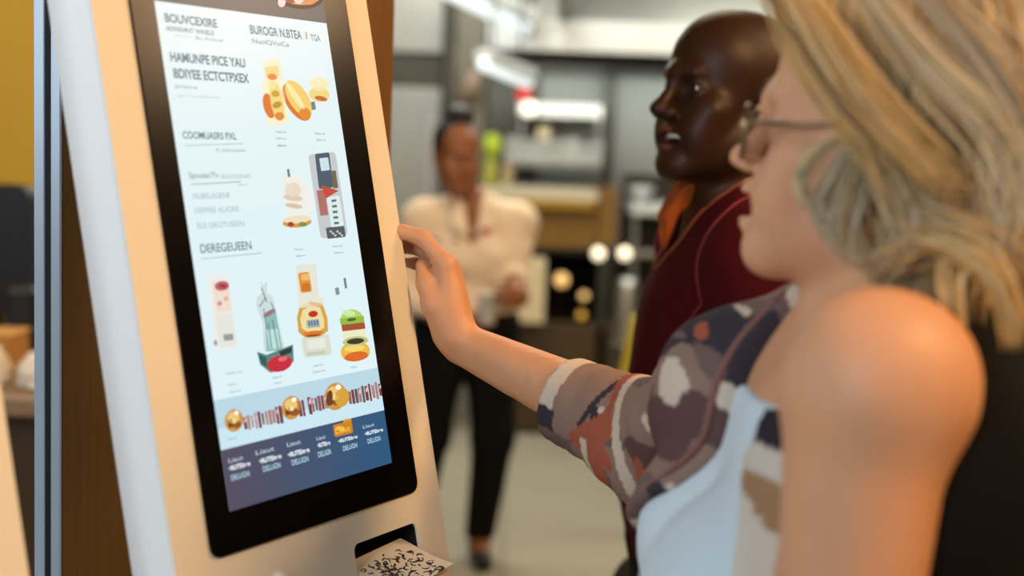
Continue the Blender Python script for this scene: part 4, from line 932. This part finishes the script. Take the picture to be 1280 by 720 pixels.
for cl in range(330):
    side = -1 if rng.random() < .72 else 1
    ph0 = rng.uniform(8, 172); y0 = .0
    ph1 = ph0 if ph0 > 88 else rng.uniform(80, 102)
    rad = rng.uniform(.93, 1.10); zend = rng.uniform(-.185, -.085) if ph0 > 60 else rng.uniform(-.15, -.06); ci = rng.choice(7, p=[.2, .22, .16, .12, .12, .12, .06]); fl = rng.uniform(-.02, .045); curlp = rng.uniform(0, 6.3)
    for s_ in range(11):
        j = rng.normal(size=6); pha = np.radians(ph0+j[0]*2.2+(ph1-ph0)*sm01((T_-.14)/.55)); th = np.radians(8+j[1]*1.5+90*sm01(np.minimum(T_/.58, 1)*.985))
        R = rad+j[2]*.012
        x = side*(.090*R)*np.sin(th)*np.sin(pha); y = -.022+.112*R*np.sin(th)*np.cos(pha); z = .045+.100*R*np.cos(th)
        low = np.clip((T_-.56)/.44, 0, 1); z = z+(zend+j[3]*.006-.045)*low
        wv = .010*np.sin(low*6+curlp)*low; fx = 1+fl*6*low**2*1.0
        x = x*fx+side*wv*.6; y = (y+.022)*fx-.022+wv*np.cos(curlp)-.012*low
        L_ = np.stack([x+j[4]*.0016, y+j[5]*.0016, z], 1); paths.append((L_@hW.M+hW.o, rng.uniform(.0006, .0011), int(ci)))
def lock(pts, n, r, cs, rad=.0009, d0=None):
    pts = np.array([P(*p) for p in pts]); m = 20; tt = np.linspace(0, len(pts)-1, m); out = np.empty((m, 3)); k = len(pts)
    for i, t in enumerate(tt):      # Catmull-Rom
        a = int(min(t, k-2)); u = t-a; p0, p1, p2, p3 = pts[max(a-1, 0)], pts[a], pts[a+1], pts[min(a+2, k-1)]
        out[i] = .5*((2*p1)+(-p0+p2)*u+(2*p0-5*p1+4*p2-p3)*u*u+(-p0+3*p1-3*p2+p3)*u**3)
    for s_ in range(n):
        v = rng.normal(size=3)*r; w = rng.normal(size=3)*r*.5; prof = (.25+.75*np.sin(np.linspace(.3, 2.9, m)))[:, None]
        paths.append((out+v*prof+w*np.linspace(0, 1, m)[:, None], rad*rng.uniform(.7, 1.2), int(rng.choice(cs))))
lock([(985, -30, 1.02), (1030, 50, 1.0), (1090, 140, .99), (1160, 212, .985), (1208, 238, .98)], 60, .009, [0, 3, 1])
lock([(960, -25, 1.04), (1000, 55, 1.02), (1050, 130, 1.0), (1100, 190, .995), (1120, 250, .99)], 50, .009, [0, 1, 3, 2])
lock([(1070, -30, 1.0), (1160, 80, .985), (1235, 155, .98), (1262, 230, .98), (1245, 300, .985), (1205, 330, .99)], 90, .009, [1, 3, 5])
lock([(1140, -30, 1.0), (1220, 60, .985), (1275, 150, .98), (1290, 260, .98)], 90, .008, [1, 2, 5])
lock([(1075, 165, 1.01), (1105, 230, 1.0), (1130, 290, 1.0), (1105, 330, 1.0)], 70, .007, [5, 2, 1])
lock([(1090, 190, 1.01), (1150, 250, 1.0), (1160, 300, 1.0), (1120, 325, 1.0), (1085, 335, 1.01)], 70, .006, [0, 2, 1])
lock([(1130, 290, 1.0), (1190, 303, .985), (1235, 335, .975), (1270, 400, .97)], 70, .006, [0, 3])
lock([(1150, 300, .995), (1210, 315, .98), (1250, 350, .975), (1262, 430, .97)], 50, .005, [0, 3])
lock([(1066, 168, 1.035), (1022, 190, 1.03), (1001, 222, 1.03), (1008, 252, 1.03), (1027, 268, 1.03)], 40, .0022, [5, 3, 2], .0008)
lock([(1072, 176, 1.03), (1046, 225, 1.03), (1028, 268, 1.03), (1050, 300, 1.02), (1085, 332, 1.01)], 60, .0045, [5, 2, 1])
lock([(1085, 180, 1.02), (1068, 240, 1.02), (1055, 290, 1.015), (1080, 325, 1.01)], 80, .006, [5, 2, 1])
lock([(1188, 318, .985), (1180, 350, .98), (1186, 392, .975)], 16, .0025, [0, 3])
lock([(1225, 330, .98), (1200, 355, .975), (1205, 410, .97)], 16, .0022, [0, 3])
lock([(1150, 255, .99), (1220, 290, .98), (1290, 330, .98)], 60, .006, [1, 2])
gH = Field(axis(.10, .44, .006), axis(.93, 1.34, .006), axis(1.28, 1.72, .006))
gH.run([ell((0, -.03, .048), (.083, .10, .094), hW, k=.02), ell((0, -.062, -.03), (.082, .068, .10), hW, k=.04),
        ell((0, .085, -.005), (.085, .075, .098), hW, k=.02, op='s'), cap(hW.w(-.2, .02, -.12), hW.w(.2, .02, -.12), .062, k=.02, op='s')])
bp, bq = gH.mesh(2); strands('hair', paths, M_hair, woman, HP, base=(bp, bq, lin((110, 86, 58))))

# ------------------------------------------------------------------ man in maroon
hM = Frame(P(914, 130, 2.1), (-math.cos(math.radians(27)), -math.sin(math.radians(27)), .10))
TM = Frame((.325, 2.15, 0), (-1, -.08, 0))
zh = hM.o[2]; zs = zh-.20; SM = 1.08
torsoM = [ell((0, -.01, zs-.14), (.165, .130, .17), TM, k=.035), ell((0, -.035, zs-.06), (.17, .085, .11), TM, k=.035), ell((0, .025, zs-.33), (.155, .122, .18), TM, k=.06), ell((0, -.01, zs-.50), (.16, .12, .13), TM, k=.06),
          cap((0, -.02, zs+.03), (-.155, -.005, zs-.01), .06, .055, TM, k=.05), cap((0, -.02, zs+.03), (.155, -.005, zs-.01), .06, .055, TM, k=.05)]
armM = []
for q in (-1, 1): armM += [ell((q*.18, 0, zs-.03), (.06, .062, .065), TM, k=.04), cap((q*.185, 0, zs-.04), (q*.205, -.02, zs-.32), .054, .044, TM, k=.03), cap((q*.205, -.02, zs-.32), (q*.205, .06, zs-.56), .042, .03, TM, k=.02)]
legsM = []
for q, dy in ((-1, 0), (1, .05)): legsM += [cap((q*.09, -.01, .84), (q*.10, .02+dy, .46), .095, .062, TM, k=.04), cap((q*.10, .02+dy, .46), (q*.10, -.02+dy, .09), .06, .042, TM, k=.03), cap((q*.10, -.02+dy, .06), (q*.10, .10+dy, .035), .036, .03, TM, k=.03)]
neckM = [cap(hM.w(0, -.035, -.02), TM.w(0, -.02, zs+.02), .058, .064, k=.03), cap(hM.w(0, .02, -.075), TM.w(0, .01, zs), .036, .044, k=.04)]
MOM = .0085
hands = []
for q in (-1, 1): hands += hand(Frame(TM.w(q*.205, .065, zs-.57), TM.M.T@A(0, .25, -1), TM.M.T@A(q, 0, 0)), -q, 1.05)
def rg(a, b, st): return (a, b, st)
gM = (axis(-.02, .62, .011, [(hM.o[0]-.135, hM.o[0]+.14, .0021)]), axis(1.82, 2.5, .011, [(hM.o[1]-.13, hM.o[1]+.12, .0023)]), axis(-.01, zh+.18, .012, [(zh-.16, zh+.16, .0022)]))
man = person('person', neckM+torsoM+armM+legsM+head(hM, False, MOM, s=SM, smile=1.4)+hands, gM, M_skinM,
    'smiling bald man in a maroon sweater standing behind the blonde woman', [(hM, MOM, SM, 1.4)])
add_teeth(hM, man, M_teeth, MOM*1.2, SM); add_eyes(hM, man, M_eyew, M_iris, M_pup, SM, gaze=(-.1, 1, -.12)); add_brows(hM, man, M_brow, SM, thick=1.1, y=.0965)
M_maroon = mat('maroon_knit', (74, 6, 15), .85, noise=.12, nscale=30, bump=.35, bscale=250, spec=.2)
gS = (axis(.08, .60, .006), axis(1.84, 2.46, .006), axis(.72, zs+.12, .006))
def loc(fr, X, Y, Z):
    X = X-fr.o[0]; Y = Y-fr.o[1]; Z = Z-fr.o[2]; return [fr.M[i, 0]*X+fr.M[i, 1]*Y+fr.M[i, 2]*Z for i in range(3)]
def reg_sw(X, Y, Z):
    a, f, z = loc(TM, X, Y, Z)
    neck = np.minimum(z-(zs+.092-.80*np.clip(f, -.02, .2)), 9)
    vcut = -(np.abs(a)-.028-.5*(z-(zs-.06)))
    v = np.minimum(np.minimum(.06-np.abs(a)*1.0-.0, f-.02), z-(zs-.05)); v = np.minimum(v, (z-(zs-.05))*.45-np.abs(a))
    return np.maximum(np.maximum(neck, v), .86-z)
swp = torsoM+armM+[cap((0, -.035, zs+.02), (0, -.035, zs+.08), .066, .064, TM, k=.04)]
sw = cloth('maroon_sweater', swp, gS, .012, reg_sw, M_maroon, man, lambda X, Y, Z: .0035*wob(X, Y, Z*.5, (18, 34), 14))
# throat light flaps and piping, pinned to the sweater surface by ray casting
from mathutils.bvhtree import BVHTree
def bvh(o): m = o.data; return BVHTree.FromPolygons([v.co for v in m.vertices], [tuple(p.vertices) for p in m.polygons])
def pin(bv, fr, pts, off=.001):      # pts are local positions outside the surface, dropped on to the nearest surface point
    out = []
    for p in pts:
        w = Vector(fr.w(*p)); c, nrm, _, _ = bv.find_nearest(w); d = (w-c); d = d.normalized() if d.length > 1e-6 else nrm; out.append(np.array(c+nrm*off*(1 if nrm.dot(d) > 0 else -1)))
    return out
bs = bvh(sw)
M_pipe = mat('pink_piping', (150, 48, 58), .7, noise=.05); M_gpipe = mat('gold_piping', (150, 84, 52), .6, noise=.05)
for q in (-1, 1):
    MB().tube(pin(bs, TM, resamp([(q*.12, -.02, zs+.09), (q*.16, .06, zs+.05), (q*.165, .10, zs-.04), (q*.16, .125, zs-.14), (q*.155, .13, zs-.22)]), .0005), .0016, 6).build('seam_piping', M_pipe, sw, smooth=True)
    MB().tube(pin(bs, TM, resamp([(q*.09, -.05, zs+.12), (q*.085, .03, zs+.07), (q*.05, .09, zs+.01), (q*.012, .12, zs-.05)]), .001), .002, 6).build('collar_piping', M_gpipe, sw, smooth=True)
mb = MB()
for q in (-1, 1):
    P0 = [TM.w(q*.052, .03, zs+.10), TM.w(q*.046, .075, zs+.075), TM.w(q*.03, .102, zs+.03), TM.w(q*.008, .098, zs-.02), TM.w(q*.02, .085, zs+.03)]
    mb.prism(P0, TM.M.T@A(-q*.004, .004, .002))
mb.build('throat_light_flaps', mat('throat_light_orange', (176, 84, 24), .8, noise=.15), sw)  # orange flaps paint the warm light on the throat into colour
cloth('trousers', torsoM[2:4]+legsM[:2]+legsM[3:5], (axis(.08, .60, .011), axis(1.86, 2.44, .011), axis(.06, .96, .012)), .012, lambda X, Y, Z: np.maximum(Z-.90, .09-Z)+0*X, M_black, man, FW(.004, (22, 40), 19))
for q, dy in ((-1, 0), (1, .05)): shoe(Frame(TM.w(q*.10, -.03+dy, 0), (-1, -.08, 0)), MATS['shoe_black'], man)
# dark bag at the far hip
bc = P(750, 775, 2.56); bag = empty('shoulder_bag', (bc[0]+.06, bc[1], bc[2]-.2), 'black bag hanging at the hip of the man in the maroon sweater', 'bag')
gB = Field(axis(bc[0]-.12, bc[0]+.24, .007), axis(bc[1]-.08, bc[1]+.08, .007), axis(bc[2]-.26, bc[2]+.2, .007))
gB.run([cap((bc[0]+.02, bc[1], bc[2]-.16), (bc[0]+.11, bc[1], bc[2]-.16), .05, .05, k=.06), cap((bc[0]+.07, bc[1], bc[2]+.09), (bc[0]+.11, bc[1], bc[2]+.09), .035, .04, k=.08), ell((bc[0]+.065, bc[1], bc[2]-.04), (.085, .05, .13), k=.05)])
grid_obj('bag_body', *gB.mesh(2), mat('bag_nylon', (14, 14, 14), .6, noise=.1), bag)
MB().tube([bc+A(.08, 0, .10), bc+A(.11, -.01, .25), bc+A(.16, 0, .4)], .009, 8, flat=.3).build('strap', M_dark, bag)

# ------------------------------------------------------------------ worker in white shirt
hK = Frame(P(571, 198, 4.85), (.30, -.93, -.10))
gx, gy = PY(577, 600, 4.9)[0], 4.9
TK = Frame((gx, gy, 0), (.12, -1, 0)); zk = hK.o[2]; zs = zk-.20
torsoK = [ell((0, 0, zs-.13), (.15, .105, .16), TK, k=.05), ell((0, .02, zs-.31), (.135, .10, .14), TK, k=.06), ell((0, -.01, .84), (.155, .115, .13), TK, k=.06),
          ell((-.065, .07, zs-.15), .065, TK, k=.04), ell((.065, .07, zs-.15), .065, TK, k=.04), cap((0, -.01, zs+.03), (-.15, 0, zs-.01), .05, .045, TK, k=.05), cap((0, -.01, zs+.03), (.15, 0, zs-.01), .05, .045, TK, k=.05)]
wl = P(652, 372, 4.60); el_ = P(640, 350, 4.88); sl_k = TK.w(-.165, 0, zs-.02); wr = P(632, 380, 4.60); er_ = TK.w(.235, .0, zs-.28); sr_k = TK.w(.165, 0, zs-.02)
armK = [ell(sl_k, .055, k=.04), cap(sl_k, el_, .05, .042, k=.03), cap(el_, wl, .040, .026, k=.02), ell(sr_k, .055, k=.04), cap(sr_k, er_, .05, .042, k=.03)]
wr = TK.w(.06, .25, zs-.34); armK += [cap(er_, wr, .040, .026, k=.02)]
legsK = [cap((-.085, 0, .82), (-.10, .05, .45), .09, .06, TK, k=.04), cap((-.10, .05, .45), (-.07, .02, .09), .058, .04, TK, k=.03), cap((-.07, .02, .06), (-.07, .14, .03), .034, .028, TK, k=.03),
         cap((.085, 0, .82), (.12, .04, .45), .09, .06, TK, k=.04), cap((.12, .04, .45), (.15, -.14, .12), .058, .04, TK, k=.03), cap((.15, -.14, .09), (.15, -.04, .03), .034, .028, TK, k=.03)]
neckK = [cap(hK.w(0, -.03, -.02), TK.w(0, -.01, zs+.03), .05, .056, k=.03)]
hk1 = Frame(wl, A(-.25, -1, .1), A(1, -.2, .25)); hk2 = Frame(wr, P(646, 372, 4.52)-wr, A(-.3, -.3, .9))
handsK = hand(hk1, -1, .92, [(30, 45, 30)]*4)+hand(hk2, 1, .92, [(25, 40, 25)]*4)
gK = (axis(gx-.42, gx+.42, .012, [(hK.o[0]-.1, hK.o[0]+.11, .0045), (P(650, 370, 4.6)[0]-.08, P(650, 370, 4.6)[0]+.08, .0045)]), axis(4.35, 5.2, .012, [(hK.o[1]-.13, hK.o[1]+.11, .0045), (4.42, 4.62, .0045)]), axis(-.01, zk+.16, .012, [(zk-.13, zk+.13, .0045), (wl[2]-.1, wl[2]+.1, .0045)]))
worker = person('person', neckK+torsoK+armK+legsK+head(hK, True, 0, smile=.6, eyes=True)+handsK, gK, M_skinK, 'woman with tied-up black hair in a cream shirt and black trousers, standing far back', [(hK, 0, 1, .6)])
add_eyes(hK, worker, M_eyew, M_iris, M_pup); add_brows(hK, worker, M_brow)
g = Field(axis(hK.o[0]-.14, hK.o[0]+.14, .005), axis(hK.o[1]-.16, hK.o[1]+.16, .005), axis(zk-.12, zk+.22, .005))
g.run([ell((0, -.022, .05), (.080, .100, .091), hK, k=.02), ell((0, .095, .005), (.07, .055, .075), hK, k=.02, op='s'), ell((0, .03, -.06), (.12, .09, .07), hK, k=.03, op='s'), ell((-.006, -.01, .148), (.045, .05, .035), hK, k=.02), ell((-.03, .0, .152), .024, hK, k=.012)])
grid_obj('hair', *g.mesh(2), mat('black_hair', (16, 12, 10), .5, noise=.2, bump=.5, bscale=120), worker)
M_cream_s = mat('cream_shirt', (226, 204, 176), .85, noise=.05, nscale=12, bump=.2, bscale=100)
def reg_k(X, Y, Z):
    a, f, z = loc(TK, X, Y, Z); v = np.minimum(f-.02, (z-(zs-.10))*.42-np.abs(a)); nk = z-(zs+.085)
    c1 = (X-wl[0])*unit(wl-el_)[0]+(Y-wl[1])*unit(wl-el_)[1]+(Z-wl[2])*unit(wl-el_)[2]+.06
    c2 = (X-wr[0])*unit(wr-er_)[0]+(Y-wr[1])*unit(wr-er_)[1]+(Z-wr[2])*unit(wr-er_)[2]+.06
    armz = np.minimum(c1, 9); return np.maximum(np.maximum(np.maximum(v, nk), .88-z), np.where(f > .14, np.maximum(c1, c2), -1))
sh = cloth('cream_shirt', torsoK+armK+[cap((0, -.015, zs+.03), (0, -.015, zs+.06), .06, .058, TK, k=.03)], (axis(gx-.42, gx+.42, .008), axis(4.4, 5.2, .008), axis(.86, zs+.14, .008)), .014, reg_k, M_cream_s, worker, FW(.005, (18, 34), 24))
mb = MB()
for q in (-1, 1): mb.prism([TK.w(q*.055, .02, zs+.09), TK.w(q*.06, .075, zs+.05), TK.w(q*.075, .115, zs-.02), TK.w(q*.012, .118, zs-.06), TK.w(q*.03, .07, zs+.05)], TK.M.T@A(0, .006, .003))
mb.build('collar', M_cream_s, sh)
for px_, py_ in ((545, 300), (571, 300)):
    MB().box(P(px_, py_, 4.75), (.012, .004, .006), bev=.001).build('badge', mat('badge_brown', (120, 80, 50), .5, noise=.1), sh)
MB().box(P(607, 288, 4.745), (.016, .004, .009), bev=.001).build('badge', mat('badge_red', (180, 70, 60), .5, noise=.1), sh)
cloth('black_trousers', torsoK[2:3]+legsK[:2]+legsK[3:5], (axis(gx-.3, gx+.3, .010), axis(4.5, 5.25, .010), axis(.06, .98, .011)), .014, lambda X, Y, Z: np.maximum(Z-.93, .08-Z)+0*X, M_black, worker, FW(.004, (22, 40), 29))
shoe(Frame(TK.w(-.07, .03, 0), (.12, -1, 0)), MATS['shoe_black'], worker, .9); shoe(Frame(TK.w(.15, -.11, 0), (.12, -1, 0)), MATS['shoe_black'], worker, .9)
cpp = (wl+wr)/2+A(0, -.085, -.03); tag(cup_mesh('drinks_cup', cpp, .032, .10, M_glassy), 'white cup held in both hands by the worker in the cream shirt', 'cup')
